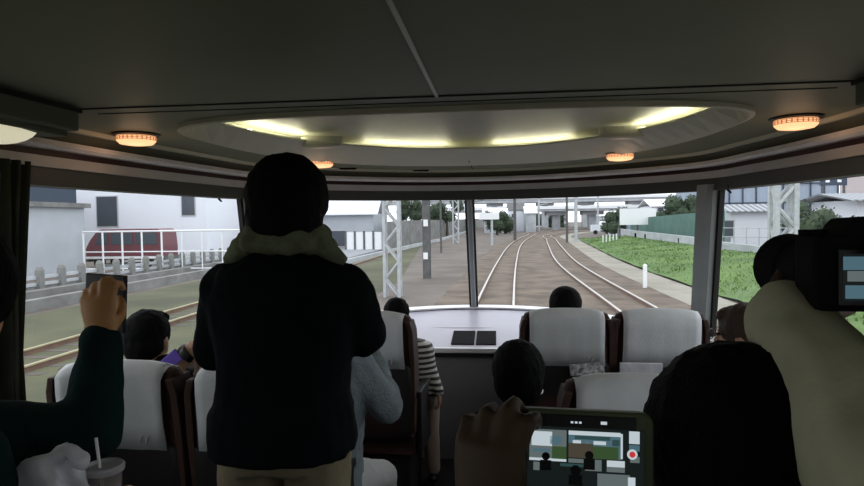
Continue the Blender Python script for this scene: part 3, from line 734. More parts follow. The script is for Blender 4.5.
# camera
c0 = W(868, 272, .70); t = thing('camera', c0, 'black camera with lit rear screen held up at the right edge', 'camera')
Qc = frame((.06, 1, -.03)); PC = lambda x, y, z: c0+Qc @ V((x, y, z))
m = MB(); m.box(c0, (.128, .06, .082), Qc); m.build('camera_body', M['blackm'], t, bevel=.009)
m = MB(); rg = [[PC(x, y, z) for x, y, z in ((-w2, -.03, zz), (w2, -.03, zz), (w2*.9, .04, zz), (-w2*.9, .04, zz))] for zz, w2 in ((.038, .036), (.052, .030), (.060, .022))]; m.loft(rg); m.build('viewfinder_hump', M['blackm'], t, bevel=.003)
m = MB(); m.box(PC(.055, .028, 0), (.03, .04, .078), Qc); m.build('grip', M['blackm'], t, bevel=.008)
m = MB(); m.tube(PC(-.055, 0, .04), PC(-.055, 0, .047), .014, n=20); m.build('mode_dial', M['blackm'], t)
m = MB()
ring = lambda y, r: [PC(-.008+r*math.cos(q), y, -.004+r*math.sin(q)) for q in [2*math.pi*k/28 for k in range(28)]]
m.loft([ring(.03, .034), ring(.07, .035), ring(.075, .038), ring(.13, .038), ring(.135, .041), ring(.185, .047)]); m.build('lens', M['blackm'], t, False)
m = MB(); m.box(PC(-.002, -.0315, -.004), (.084, .003, .058), Qc); lc = m.build('rear_screen', M['black'], t)
SB = emis('screen_blue', (.12, .24, .30), .55); SG = emis('screen_grey', (.22, .27, .27), .5); SD = emis('screen_dark', (.02, .03, .03), .3); SGR = emis('screen_green', (.07, .14, .05), .5)
SW = emis('screen_white', (.7, .8, .85), .7); SRED = emis('screen_red', (.7, .04, .05), .8)
def srect(mb, x0, x1, z0, z1, mi, P_, y): mb.add([P_(x0, y, z0), P_(x1, y, z0), P_(x1, y, z1), P_(x0, y, z1)], [(0, 1, 2, 3)], mi)
m = MB()
srect(m, -.040, .036, -.029, .021, 0, PC, -.0332); srect(m, -.040, .036, .004, .018, 1, PC, -.0336); srect(m, -.036, .036, -.008, .003, 2, PC, -.0336); srect(m, -.038, -.010, -.026, -.012, 1, PC, -.0336)
m.build('screen_picture', [SD, SB, SG], lc)

# --- foreground phone with hand (a person standing just left of the viewer)
D = .66
rt = Matrix.Rotation(R(1.5), 3, 'Y') @ Matrix.Rotation(R(-6), 3, 'X')
pc = W(583, 456, D)+V((-.006, 0, -.0)); t = thing('smartphone', pc, 'phone in olive case recording the view, held sideways in foreground', 'phone')
PP = lambda x, y, z: pc+rt @ V((x, y, z))
m = MB(); rg = []
for y, ins in ((-.005, .002), (-.0035, 0), (.006, 0), (.008, .003)):
    ring_ = []
    for cx_, cz_, a0 in ((.08-.013, .05-.013, 0), (-.08+.013, .05-.013, 90), (-.08+.013, -.05+.013, 180), (.08-.013, -.05+.013, 270)):
        for k in range(5): a = R(a0+k*22.5); ring_.append(PP(cx_+(.013-ins)*math.cos(a), y, cz_+(.013-ins)*math.sin(a)))
    rg.append(ring_)
m.loft(rg); m.build('phone_case', M['case'], t)
m = MB(); m.box(PP(-.004, -.0055, 0), (.130, .002, .090), rt); scn = m.build('phone_screen', M['black'], t, bevel=.0008)
m = MB(); y = -.0070; y2 = -.0073; y3 = -.0076
SX = [(x-583)*D/F for x in range(0)]
def sp(px0, py0, px1, py1, mi, yy):     # rectangle on the screen from photo measures
    k = D/F; x0, x1 = (px0-583)*k+.006, (px1-583)*k+.006; z0, z1 = (456-py1)*k, (456-py0)*k
    srect(m, x0, x1, z0, z1, mi, PP, yy)
sp(528, 427, 640, 486, 0, y)
sp(530, 430, 566, 458, 2, y2); sp(532, 432, 552, 446, 4, y3); sp(550, 436, 561, 444, 1, y3); sp(552, 446, 566, 458, 3, y3); sp(533, 449, 550, 452, 1, y3)
sp(568, 430, 618, 456, 1, y2); sp(568, 430, 618, 434, 4, y3); sp(574, 434.5, 608, 438, 6, y3); sp(568, 442, 592, 456, 5, y3); sp(592, 444, 616, 456, 3, y3)
sp(572, 439, 580, 442, 4, y3); sp(584, 439.5, 588, 442, 2, y3); sp(592, 439, 604, 442.5, 4, y3); sp(610, 437, 617, 443, 6, y3); sp(618, 431, 620, 455, 4, y3)
sp(626, 428, 636, 440, 4, y2); sp(626, 441, 636, 447, 1, y3); sp(627, 452, 636, 458, 2, y2)
sp(530, 457.5, 566, 460.5, 4, y2); sp(568, 457, 584, 461, 2, y2); sp(534, 462, 540, 470, 2, y2); sp(560, 462, 584, 465, 6, y2)
sp(584, 457, 600, 468, 2, y2); sp(605, 457, 622, 468, 4, y2); sp(605, 463, 622, 468, 2, y3); sp(596, 470, 627, 484, 2, y2); sp(625, 472, 632, 482, 4, y3)
for qx, qy, qr in ((546, 456, 4), (588, 453, 4.2), (575, 468, 5)):
    n = 14; k = D/F; ox, oz = (qx-583)*k+.006, (456-qy)*k; m.add([PP(ox+qr*k*math.cos(6.283*q/n), -.0078, oz+qr*k*math.sin(6.283*q/n)) for q in range(n)], [tuple(range(n))], 7)
    sp(qx-qr*1.3, qy+qr*.9, qx+qr*1.3, qy+qr*.9+10, 7, -.0079)
for q in (570, 574, 578): sp(q, 421, q+2.5, 423, 4, y)
sp(599, 420, 605, 423, 4, y)
m.build('screen_picture', [SD, SB, SG, SGR, SW, emis('screen_brown', (.12, .10, .07), .5), emis('screen_teal', (.05, .12, .12), .5), M['black']], scn)
m = MB(); cb = V(((629-583)*D/F+.006, 0, (456-450)*D/F))
for r0, r1, mi, yy in ((0, .0055, 0, -.0080), (0, .0032, 1, -.0083)):
    n = 20; m.add([PP(cb.x+r1*math.cos(2*math.pi*k/n), yy, cb.z+r1*math.sin(2*math.pi*k/n)) for k in range(n)], [tuple(range(n))], mi)
m.build('record_button', [SW, SRED], scn)
wr = W(482, 528, .60)
J = skel(-.42, -.28, .90, (.2, 1, 0), 1.0, (-.40, -.24, 1.37), (-.40, -.22, 1.56), sit=False)
J['shR'] = V((-.22, -.22, 1.28)); J['elR'] = V((-.16, .22, 1.02)); J['wrR'] = wr
person('person just left of the viewer whose shade-coloured hand holds the recording phone', J, 'jacket', 'dktrousers', skin='skin_shaded', vox=.009, bvox=.005,
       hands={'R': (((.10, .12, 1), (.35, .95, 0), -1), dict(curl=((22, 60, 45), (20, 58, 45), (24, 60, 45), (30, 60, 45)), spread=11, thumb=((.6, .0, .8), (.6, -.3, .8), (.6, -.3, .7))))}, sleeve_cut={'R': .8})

# ================================================================== OUTSIDE
ZG = -1.15; ZR = -1.02
def ground(name, pts_l, pts_r, z, m, lab=None, cat=None, kind='structure', zr=None, nx=1):
    mb = MB(); rg = []
    for a, b in zip(pts_l, pts_r):
        a = V((a[0], a[1], z)); b = V((b[0], b[1], z if zr is None else zr)); rg.append([a, b, b-V((0, 0, .3)), a-V((0, 0, .3))])
    mb.loft(rg); o = mb.build(name, m); struct(o, kind)
    if lab: o['label'] = lab
    return o
m = MB(); m.bb(-260, 260, -40, 400, ZG-.4, ZG); struct(m.build('terrain', M['earth'], None), label='grey brown earth around the tracks')
# own track centre line (pixel measures on rail level), straight near the train
cl = [V((0, -20)), V((0, 5)), V((.0, 14))]
for px, py in ((499, 306), (506.5, 262.6), (514, 246.5), (521, 240), (530, 235.5), (541, 232)):
    g = G(px, py, ZR); cl.append(V((g.x, g.y)))
cl[3] = V((.05, 18.5)); last = cl[-1]; cl.append(last+V((14, 38))); cl.append(last+V((45, 60)))
cr = [V((4.05, -20)), V((4.05, 5)), V((4.05, 12))]
for px, py in ((634, 306), (568, 262.6), (555, 246), (551.5, 239.5), (552, 234.5)):
    g = G(px, py, ZR); cr.append(V((g.x, g.y)))
last = cr[-1]; cr.append(last+V((12, 30))); cr.append(last+V((48, 60)))
def sm(c): return [V((p.x, p.y)) for p in spline([V((q.x, q.y, 0)) for q in c], 10)]
def offs(c, o):
    out = []
    for i in range(len(c)):
        a = c[max(i-1, 0)]; b = c[min(i+1, len(c)-1)]; t = (b-a).normalized(); out.append(c[i]+V((t.y, -t.x))*o)
    return out
def rails(c, o, parent, m=M['rail_top']):
    mb = MB(); rg = []; A = offs(c, o-.035); Bq = offs(c, o+.035)
    for a, b in zip(A, Bq): rg.append([V((a.x, a.y, ZR)), V((b.x, b.y, ZR)), V((b.x, b.y, ZR-.03)), V((a.x, a.y, ZR-.03))])
    mb.loft(rg); rl = mb.build('rail', m, parent)
    mb = MB(); rg = []; A = offs(c, o-.06); Bq = offs(c, o+.06)
    for a, b in zip(A, Bq): rg.append([V((a.x, a.y, ZR-.13)), V((b.x, b.y, ZR-.13)), V((b.x-.045, b.y, ZR-.03)), V((a.x+.045, a.y, ZR-.03))])
    mb.loft(rg); mb.build('rail_web', M['rail_rust'], rl); return rl
def track(c, label, smp=True, y0=13, n=90, m=M['rail_top']):
    c = sm(c); t = thing('railway_track', (c[0].x, c[0].y, ZG), label, 'railway track')
    for o in (-.555, .555): rails(c, o, t, m)
    L = []; acc = 0
    for i in range(len(c)-1):
        seg = (c[i+1]-c[i]).length; k = 0
        while acc <= seg:
            p = c[i].lerp(c[i+1], acc/seg); L.append((p, c[i+1]-c[i])); acc += .62
        acc -= seg
    base = None; cnt = 0
    for p, dr in L:
        if p.y < y0 or cnt >= n: continue
        if base is None:
            mb = MB(); mb.box((0, 0, 0), (2.0, .22, .12)); base = mb.build('sleeper', M['sleeper'], t); o = base
        else: o = base.copy(); col.objects.link(o)
        o.parent = t; o.matrix_parent_inverse = Matrix.Translation(-t.location)
        o.location = (p.x, p.y, ZR-.175); o.rotation_euler = (0, 0, math.atan2(dr.y, dr.x)-math.pi/2); cnt += 1
    return t
track(cl, 'railway track straight ahead through the front window'); track(cr, 'railway track curving beside ours at right')
cA, cB = sm(cl), sm(cr)
ground('ballast_bed', [(p.x, p.y) for p in offs(cA, -1.9)], [(p.x, p.y) for p in offs(cA, 2.3)], ZR-.11, M['ballast'], 'brown ballast under our track')
ground('ballast_bed', [(p.x, p.y) for p in offs(cB, -2.4)], [(p.x, p.y) for p in offs(cB, 1.8)], ZR-.114, M['ballast'], 'brown ballast under the right track')
ground('footpath', [(p.x, p.y) for p in offs(cB, 1.8)], [(p.x, p.y) for p in offs(cB, 3.3)], ZR-.10, M['path'], 'tan strip beside the right track')
# left tracks: olive strip + two rails
lt = [V((-8.9, -20)), V((-8.9, 20)), V((-8.9, 60)), V((-8.6, 110))]
ground('grass_verge', [(-13.5, -20), (-13.5, 120)], [(-4.2, -20), (-4.2, 26)], ZR-.12, M['weed'], 'dull olive weeds left of our track')
track(lt, 'siding track with worn yellowish rails outside the left side window', n=60, y0=4, m=M['rail_yel'])
# low concrete kerbs / cable trough walls at left, then post fence
def longbox(x0, x1, y0, y1, z0, z1, name, m, label, cat, kind=None):
    b = MB(); b.bb(x0, x1, y0, y1, z0, z1); o = b.build(name, m)
    if kind: return struct(o, kind, label)
    return tag(o, label, cat)
longbox(-14.4, -14.1, -5, 75, ZG, ZG+.35, 'concrete_kerb', M['concrete_d'], 'long low concrete kerb outside left window, nearer the train', 'kerb')
longbox(-16.9, -16.5, -5, 48, ZG, ZG+.28, 'concrete_kerb', M['concrete_d'], 'long low concrete kerb just below the post fence', 'kerb')
t = thing('post_fence', (-17.2, 30, ZG), 'row of short grey concrete posts with rails outside left window', 'fence')
for zz in (.42, .68):
    b = MB(); b.bb(-17.25, -17.15, 6, 48, ZG+zz-.06, ZG+zz+.06); b.build('fence_rail', M['concrete'], t)
b = MB(); b.bb(-17.32, -17.18, 6, 48, ZG, ZG+.36); b.build('fence_base', M['concrete_d'], t)
base = None
for k in range(30):
    y = 14+1.15*k
    if base is None:
        b = MB(); b.loft([[V((x*s1, y_*s1, z)) for x, y_ in ((-.11, -.13), (.11, -.13), (.11, .13), (-.11, .13))] for z, s1 in ((0, 1), (.95, .95), (1.08, .55))]); base = b.build('fence_post', M['concrete_d'], t); o = base
    else: o = base.copy(); col.objects.link(o)
    o.location = (-17.12, y, ZG)
def bld(px0, px1, ptop, d, depth, m, label, roof=None, wins=(), name='building', over=.0, pbot=None, roof_m='concrete', corner=True):
    """building whose front face stands at distance d between two pixel columns"""
    a = W(px0, ptop, d); b = W(px1, ptop, d); zt = (a.z+b.z)/2; zb = ZG
    if corner and b.x < 0: b = W(px1, ptop, d+depth); zt = b.z if px0 < 0 else zt
    if corner and a.x > 0: a = W(px0, ptop, d+depth)
    t = thing(name, ((a.x+b.x)/2, d, ZG), label, 'building')
    x = MB(); x.bb(a.x, b.x, d, d+depth, zb, zt); x.build('wall', m, t)
    if roof:
        x = MB()
        if roof == 'flat': x.bb(a.x-over, b.x+over, d-over, d+depth+over, zt, zt+.25)
        else:
            x.loft([[V((xx, d-over, zt-.1)), V((xx, d+depth/2, zt+roof)), V((xx, d+depth+over, zt-.1)), V((xx, d+depth+over, zt)), V((xx, d+depth/2, zt+roof+.12)), V((xx, d-over, zt))] for xx in (a.x-over, b.x+over)])
        x.build('roof', M[roof_m], t)
    for wx0, wy0, wx1, wy1 in wins:
        p, q = W(wx0, wy0, d), W(wx1, wy1, d); fx = MB(); e = .09
        fx.bb(p.x-e, q.x+e, d-.06, d+.04, q.z-e, p.z+e); fr_ = fx.build('window_frame', M['grey'], t)
        fx = MB(); fx.bb(p.x, q.x, d-.08, d-.03, q.z, p.z); fx.build('window_pane', M['winglass'], fr_)
    return t
# left side window view
bld(-140, 84, 208, 24, 7.5, M['greywall'], 'grey rendered shed with slab roof outside the left side window', roof='flat', over=.25, roof_m='concrete_d')
bld(-110, 76, 187, 36, 8, M['bluewall'], 'dark navy building showing above the grey shed', roof='flat', over=.1)
bld(60, 204, 130, 48, 24, M['whitewall'], 'large white building with tall dark doorway behind the maroon van', wins=((97, 197, 118, 226), (182, 196, 195, 215)), corner=False)
# white metal railing in front of van
t = thing('metal_railing', W(130, 262, 31), 'white metal railing in front of the maroon van', 'railing')
a, b = W(84, 262, 31), W(243, 262, 31); zt = W(160, 231, 31).z
x = MB(); x.tube((a.x, 31, zt), (b.x, 31, zt), .05); x.tube((a.x, 31, (zt+ZG)/2), (b.x, 31, (zt+ZG)/2), .035); x.tube((a.x, 31, ZG+.2), (b.x, 31, ZG+.2), .035); x.build('top_rail', M['white'], t)
for k in range(9):
    xx = a.x+(b.x-a.x)*k/8; x = MB(); x.tube((xx, 31, ZG), (xx, 31, zt), .05 if k < 5 else .03); x.build('railing_post', M['white'], t)
# van
def van():
    d = 34; x0 = W(86, 262, d).x; x1 = W(163, 262, d).x; zt = W(125, 229, d).z; L = x1-x0; H = zt-ZG
    t = thing('van', ((x0+x1)/2, d, ZG), 'maroon van parked behind the white railing outside left window', 'van')
    side = [(0, .22), (.0, .5), (.06, .72), (.16, .97), (.22, 1.0), (.94, 1.0), (.985, .93), (1.0, .55), (1.0, .20)]
    x = MB(); x.loft([[V((x0+u*L, y, ZG+.0+w_*H)) for u, w_ in side] for y in (d, d+1.75)]); x.build('van_body', M['van'], t, bevel=.04)
    for u0, u1 in ((.13, .30), (.34, .62), (.66, .93)):
        x = MB(); s2 = .05 if u0 < .2 else 0
        x.loft([[V((x0+uu*L, y, ZG+w_*H)) for uu, w_ in ((u0, .60), (u1, .60), (u1, .90), (u0+s2, .90))] for y in (d-.02, d+.02)]); x.build('side_window', M['winglass'], t)
    x = MB(); x.bb(x0-.03, x1+.03, d-.03, d+.02, ZG+.24*H, ZG+.30*H); x.build('side_trim', M['white'], t)
    x = MB(); x.bb(x0-.08, x0+.1, d+.05, d+1.7, ZG+.16*H, ZG+.3*H); x.bb(x1-.1, x1+.08, d+.05, d+1.7, ZG+.16*H, ZG+.3*H); x.build('bumper', M['steel_dark'], t)
    for u in (.17, .80):
        for yy in (d-.01, d+1.56):
            x = MB(); x.tube((x0+u*L, yy, ZG+.33), (x0+u*L, yy+.2, ZG+.33), .33, n=24); wh = x.build('wheel', M['tyre'], t)
            x = MB(); x.tube((x0+u*L, yy-.015, ZG+.33), (x0+u*L, yy, ZG+.33), .17, n=20); x.build('hub_cap', M['steel_pale'], wh)
    return t
van()
# front left pane
bld(296, 384, 214, 52, 5, M['greywall'], 'long pale warehouse behind the standing man\'s shoulder', roof=2.2, over=.5, roof_m='whitewall', wins=((331, 231, 346, 246),))
bld(300, 372, 204, 66, 10, M['whitewall'], 'taller white building with dark eaves behind the pale warehouse', roof='flat', over=.8, roof_m='steel_dark', wins=((352, 206, 368, 212),))
m = MB(); a = W(384, 246, 50); m.bb(-24, a.x-.2, 34, 50.5, ZG, ZG+.25); struct(m.build('terrace', M['asphalt']), label='pale asphalt yard beside the warehouse')
t = thing('gate', W(364, 247, 49.5), 'white sliding gate with dark uprights before the pale warehouse', 'gate')
a, b = W(346, 246, 49.5), W(383, 246, 49.5); zt = W(364, 232, 49.5).z
x = MB(); x.bb(a.x, b.x, 49.45, 49.5, ZG+.25, zt); x.build('gate_panel', M['white'], t)
for k in range(5): xx = a.x+(b.x-a.x)*(k/4); x = MB(); x.bb(xx-.08, xx+.08, 49.38, 49.45, ZG, zt+.1); x.build('gate_post', M['steel_dark'], t)
def wallrun(name, pts, zt, m, label, th=.25, cat='wall', zb=ZG):
    b = MB(); rg = []
    c2 = [V((p.x, p.y)) for p in pts]; A = offs(c2, -th/2); C = offs(c2, th/2)
    for i, (p, q) in enumerate(zip(A, C)):
        z = zt[i] if isinstance(zt, (list, tuple)) else zt; z0 = zb[i] if isinstance(zb, (list, tuple)) else zb
        rg.append([V((p.x, p.y, z0)), V((q.x, q.y, z0)), V((q.x, q.y, z)), V((p.x, p.y, z))])
    b.loft(rg); return tag(b.build(name, m), label, cat)
a = G(386, 250, ZG)
wallrun('concrete_wall', [W(386, 240, 50), W(410, 240, 62), W(440, 240, 90), W(468, 240, 150), W(484, 240, 230)], [1.4, 1.5, 1.5, 1.6, 1.8], M['concrete_d'], 'long grey concrete wall beyond the left lattice masts')
wallrun('concrete_wall', [W(330, 245, 33), W(400, 245, 52), W(440, 245, 75), W(466, 245, 120)], -.85, M['concrete'], 'low pale kerb wall along the left verge', zb=ZG)
# lattice masts
def lattice(cx, cy, w, h, zb, label, m='steel_pale', leg=.06, par=None):
    t = thing('lattice_mast', (cx, cy, zb), label, 'mast')
    for sx in (-1, 1):
        for sy in (-1, 1):
            x = MB(); x.box((cx+sx*w/2, cy+sy*w*.35, zb+h/2), (leg*1.6, leg*1.6, h)); x.build('mast_leg', M[m], t)
    x = MB(); n = max(4, int(h/(w*1.15))); st = h/n
    for k in range(n):
        z0 = zb+k*st; s = 1 if k % 2 else -1
        for sy in (-1, 1):
            x.tube((cx-s*w/2, cy+sy*w*.35, z0), (cx+s*w/2, cy+sy*w*.35, z0+st), leg*.7, n=6)
        for sx in (-1, 1):
            x.tube((cx+sx*w/2, cy-s*w*.35, z0), (cx+sx*w/2, cy+s*w*.35, z0+st), leg*.5, n=6)
    x.build('lattice_bracing', M[m], t)
    return t
g = W(393, 296, 20.5); lattice(g.x, 20.5, .50, 8, ZG, 'large pale lattice mast in the left front window', leg=.06)
g = W(456, 240, 66); lattice(g.x, 66, .6, 10, ZG, 'small distant lattice mast left of the centre pillar', leg=.09)
g = W(783, 240, 30); lattice(g.x, 30, .85, 10, -1.1, 'broad pale lattice mast outside the right side window', leg=.14)
# dark H pole
g = W(427, 280, 27); t = thing('steel_pole', (g.x, 27, ZG), 'dark steel pole with white tags in the left front window', 'pole')
x = MB(); x.bb(g.x-.17, g.x+.17, 26.9, 26.93, ZG, 8); x.bb(g.x-.17, g.x+.17, 27.2, 27.23, ZG, 8); x.bb(g.x-.02, g.x+.02, 26.9, 27.2, ZG, 8); x.build('pole_shaft', M['steel_dark'], t)
for py in (223, 256):
    p = W(425, py, 26.8); x = MB(); x.bb(p.x-.08, p.x+.12, 26.82, 26.88, p.z-.15, p.z+.15); x.build('number_plate', M['white'], t)
def pole(px, d, r, h, label, m='steel_pale', arms=(), zb=ZG, grp=None):
    g = W(px, 240, d); t = thing('trackside_pole', (g.x, d, zb), label, 'pole', grp)
    x = MB(); x.tube((g.x, d, zb), (g.x, d, zb+h), r, r*.8, n=12); x.build('pole_shaft', M[m], t)
    x = MB()
    for hz, l in arms: x.tube((g.x, d, zb+hz), (g.x+l, d, zb+hz), r*.5, n=8); x.tube((g.x, d, zb+hz-.6), (g.x+l*.8, d, zb+hz), r*.35, n=8)
    if arms: x.build('bracket_arm', M[m], t)
    return t
pole(567, 66, .14, 9, 'darker trackside pole of the pair beside the right track', 'steel_dark', ((6.2, -3),))
pole(576, 66, .20, 9, 'pale trackside pole of the pair beside the right track', 'steel_pale')
pole(515, 74, .20, 9, 'trackside pole left of our track in the distance', 'steel_dark', ((6.4, 3),))
pole(492, 60, .14, 3.4, 'short pale pole with white board left of the tracks', 'steel_pale')
pole(539, 130, .22, 10, 'thin distant pole where the tracks bend', 'steel_pale', ((6, 3),))
pole(598, 110, .18, 12, 'thin distant pole near the parked white truck', 'steel_pale')
pole(472, 100, .18, 9, 'distant pole hidden by the centre pillar', 'steel_dark', ((6, 3),))
pole(441, 48, .09, 8, 'slim mast beside the dark steel pole', 'steel_dark', ((5, -.8), (5.6, .8)))
m = MB(); p = W(490, 216, 59.8); m.bb(p.x-1.1, p.x+.9, 59.75, 59.85, p.z-.35, p.z+.3); tag(m.build('signboard', M['white'], bevel=.02), 'blank white board on the short pole left of the tracks', 'sign')
m = MB(); p = G(645, 288, ZG); m.tube(p, p+V((0, 0, .85)), .075, n=14); m.tube(p+V((0, 0, .85)), p+V((0, 0, .9)), .075, .03, n=14); tag(m.build('marker_post', M['white']), 'short white marker post between the right track and grass', 'post')
base = None
for k in range(5):
    p = G(603+k*3.4, 243-k*.4, -1.0); x = MB(); x.tube(p, p+V((0, 0, .8)), .06, n=10); tag(x.build('marker_stake', M['white']), 'small white stake in the grass near the parked truck', 'stake', 'small white stakes in the far grass')
# elevated highway and footbridge
def highway(d, z0, z1, label, m, xl, xr, cols, yaw=0):
    t = thing('elevated_road', (0, d, ZG), label, 'bridge')
    x = MB(); x.bb(xl, xr, d, d+9, z0, z1-.35); x.build('deck', M[m], t)
    x = MB(); x.bb(xl, xr, d-.3, d-.05, z1-.7, z1); x.build('parapet', M['white'], t)
    for px in cols:
        p = W(px, 230, d+4); x = MB(); x.bb(p.x-.9, p.x+.9, d+3, d+5, ZG, z0); x.bb(p.x-2.4, p.x+2.4, d+2, d+7, z0-.9, z0); x.build('pier', M[m], t)
    return t
highway(170, 6.0, 7.6, 'upper elevated road crossing the far distance', 'concrete', -40, 75, (495, 545, 585, 636, 680))
highway(140, 3.1, 4.3, 'lower elevated road with pale parapet crossing ahead', 'concrete', -20, 40, (505, 556, 592, 640))
m = MB(); a = W(620, 225, 68); b = W(656, 208, 68); t = thing('billboard', (a.x, 68, ZG), 'large blank white board beyond the green fence', 'board')
m.bb(a.x, b.x, 68, 68.2, a.z, b.z); m.build('board_face', M['white'], t)
for k in (0, .5, 1): xx = a.x+(b.x-a.x)*k; m = MB(); m.bb(xx-.1, xx+.1, 68.2, 68.4, ZG, a.z+.5); m.build('board_post', M['steel_dark'], t)
# parked truck
def truck():
    d = 98; x0 = W(592, 230, d).x; x1 = W(612, 230, d).x; L = x1-x0; t = thing('truck', ((x0+x1)/2, d, ZG), 'small white truck parked beyond the far grass', 'truck')
    x = MB(); x.loft([[V((x0+u*L, y, ZG+w_)) for u, w_ in ((.45, .35), (.45, 1.95), (.52, 2.1), (.86, 2.1), (.97, 1.3), (1.0, 1.2), (1.0, .35))] for y in (d, d+1.6)]); x.build('cab', M['white'], t, bevel=.03)
    x = MB(); x.bb(x0, x0+.44*L, d, d+1.6, ZG+.5, ZG+1.5); x.build('cargo_bed', M['whitewall'], t)
    x = MB(); x.bb(x0+.55*L, x0+.85*L, d-.02, d+.05, ZG+1.3, ZG+1.85); x.build('side_window', M['winglass'], t)
    for u in (.18, .78):
        x = MB(); x.tube((x0+u*L, d-.03, ZG+.33), (x0+u*L, d+.2, ZG+.33), .34, n=20); x.build('wheel', M['tyre'], t)
truck()
# right side: grass bank, low wall, green fence
bankL = [(p.x, p.y) for p in offs(cB, 3.3)][10:62]
def bx_(y):   # outer edge of bank
    return 15.5+max(0, (y-30))*.10
bk = MB(); rg = []
for (x, y) in bankL:
    row = []
    xo = max(bx_(y), x+1.5)
    for k in range(15):
        u = k/14; xx = x+(xo-x)*u; zz = ZG+.1+.42*min(1, u*1.4)+.10*noise.noise(V((xx*.8, y*.5, 0)))
        row.append(V((xx, y, zz)))
    rg.append(row)
bk.loft(rg, cap=False, closed=False); go = bk.build('grass_bank', M['grassbase'], None, True); struct(go, label='green grassy bank right of the tracks')
gr = MB(); 
for k in range(14000):
    y = 6+random.random()**1.5*70; x0_ = min(bankL, key=lambda q: abs(q[1]-y))[0]; xo = bx_(y); u = random.random(); xx = x0_+.2+(xo-x0_)*u
    if xo-x0_ < 1: continue
    zz = ZG+.1+.42*min(1, u*1.4)-.05; h = .07+.10*random.random(); a = random.random()*6.28; w_ = .03+.03*(y/40); dx, dy = math.cos(a)*w_, math.sin(a)*w_; lx, ly = random.uniform(-.1, .1), random.uniform(-.1, .1)
    gr.add([(xx-dx, y-dy, zz), (xx+dx, y+dy, zz), (xx+lx, y+ly, zz+h)], [(0, 1, 2)])
tag(gr.build('grass', M['leaf2']), 'bright green grass on the bank right of the tracks', 'grass', kind='stuff')
low = [W(609, 240, 95), W(640, 240, 66), W(690, 240, 48), W(722, 240, 40), W(790, 240, 33), W(864, 240, 27), W(1100, 240, 16)]
wallrun('retaining_wall', low, [.0, .0, -.05, -.15, -.3, -.3, -.3], M['concrete'], 'low pale retaining wall above the grass bank', th=.3, cat='wall')
for k, (px, d) in enumerate(((636, 68), (646, 63), (657, 59), (669, 54.8), (680, 51))):
    p = W(px, 240, d-.25); x = MB(); x.bb(p.x-.16, p.x+.16, d-.5, d-.2, -.85, -.25); tag(x.build('wall_niche', M['blackm']), 'dark drain opening in the pale retaining wall', 'opening', 'dark openings in the retaining wall')
gl_ = [W(616, 230, 97), W(645, 230, 70), W(690, 230, 52), W(724, 230, 46)]
wallrun('green_fence', gl_, [1.05, 1.45, 1.75, 1.9], M['greenwall'], 'dark green panel fence above the retaining wall', th=.12, cat='fence')
wallrun('green_fence', [W(796, 230, 41), W(864, 230, 37)], [1.2, 1.2], M['greenwall'], 'green fence between the white buildings at right', th=.12, cat='fence')
wallrun('board_fence', [W(617, 230, 93), W(655, 230, 66)], [.75, .9], M['blueframe'], 'pale blue grey boards at the far end of green fence', th=.1, cat='fence')
bld(640, 680, 206, 110, 9, M['whitewall'], 'distant white house with two dark windows above green fence', roof=1.2, over=.4, roof_m='white', wins=((658, 208, 663, 211), (668, 207.5, 673, 210.5)))
bld(676, 722, 178, 120, 15, M['blueframe'], 'tall blue grey block beyond the right pillar', wins=((690, 184, 693, 192),))
# right side window
bld(717, 773, 211, 50, 3, M['whitewall'], 'white workshop with small dark window outside the right side window', roof=.45, over=.6, roof_m='roof', wins=((724, 221, 733, 236),))
bld(812, 905, 200, 44, 6, M['whitewall'], 'white building with corrugated roof at far right', roof=.45, over=1.0, roof_m='roof')
bld(840, 960, 170, 55, 10, M['pinkwall'], 'pale pink building behind the corrugated roof at right')
m = MB(); p = W(834, 181, 52); t = thing('signboard', (p.x, 52, ZG), 'dark board with two pale spots above the right building', 'sign'); m.bb(p.x-1, p.x+1, 52, 52.2, p.z-.35, p.z+.4); m.build('board_face', M['bluewall'], t)
m = MB()
for dx in (-.5, .4): m.bb(p.x+dx-.15, p.x+dx+.15, 51.96, 52.0, p.z-.1, p.z+.1)
m.build('board_spots', M['white'], t)
m = MB(); m.bb(p.x-.9, p.x-.75, 52.05, 52.2, ZG, p.z); m.bb(p.x+.75, p.x+.9, 52.05, 52.2, ZG, p.z); m.build('board_legs', M['steel_dark'], t)
# white building left of it: large blue-grey panelled hall
t = thing('building', (W(760, 200, 75).x, 75, ZG), 'big blue grey panelled hall behind the white workshop', 'building')
a, b = W(716, 170, 75), W(838, 170, 75); x = MB(); x.bb(a.x, b.x, 75, 90, ZG, 11); x.build('wall', M['blueframe'], t)
x = MB()
for k in range(10): xx = a.x+(b.x-a.x)*k/9; x.bb(xx-.07, xx+.07, 74.85, 75, ZG, 11)
for zz in (3, 5.2, 7.4): x.bb(a.x, b.x, 74.85, 75, zz-.07, zz+.07)
x.build('panel_frame', M['bluewall'], t)
t = thing('mesh_fence', W(745, 250, 39), 'thin grey wire fence before the white workshop', 'fence')
a, b = W(722, 240, 39.2), W(800, 240, 36)
x = MB(); zt = .75
for k in range(7):
    p = a.lerp(b, k/6); y = MB(); y.tube((p.x, p.y, ZG), (p.x, p.y, zt), .04, n=8); y.build('fence_post', M['steel_pale'], t)
for zz in (zt, .2, -.3): x.tube((a.x, a.y, zz), (b.x, b.y, zz), .025, n=8)
x.build('fence_wire', M['steel_pale'], t)
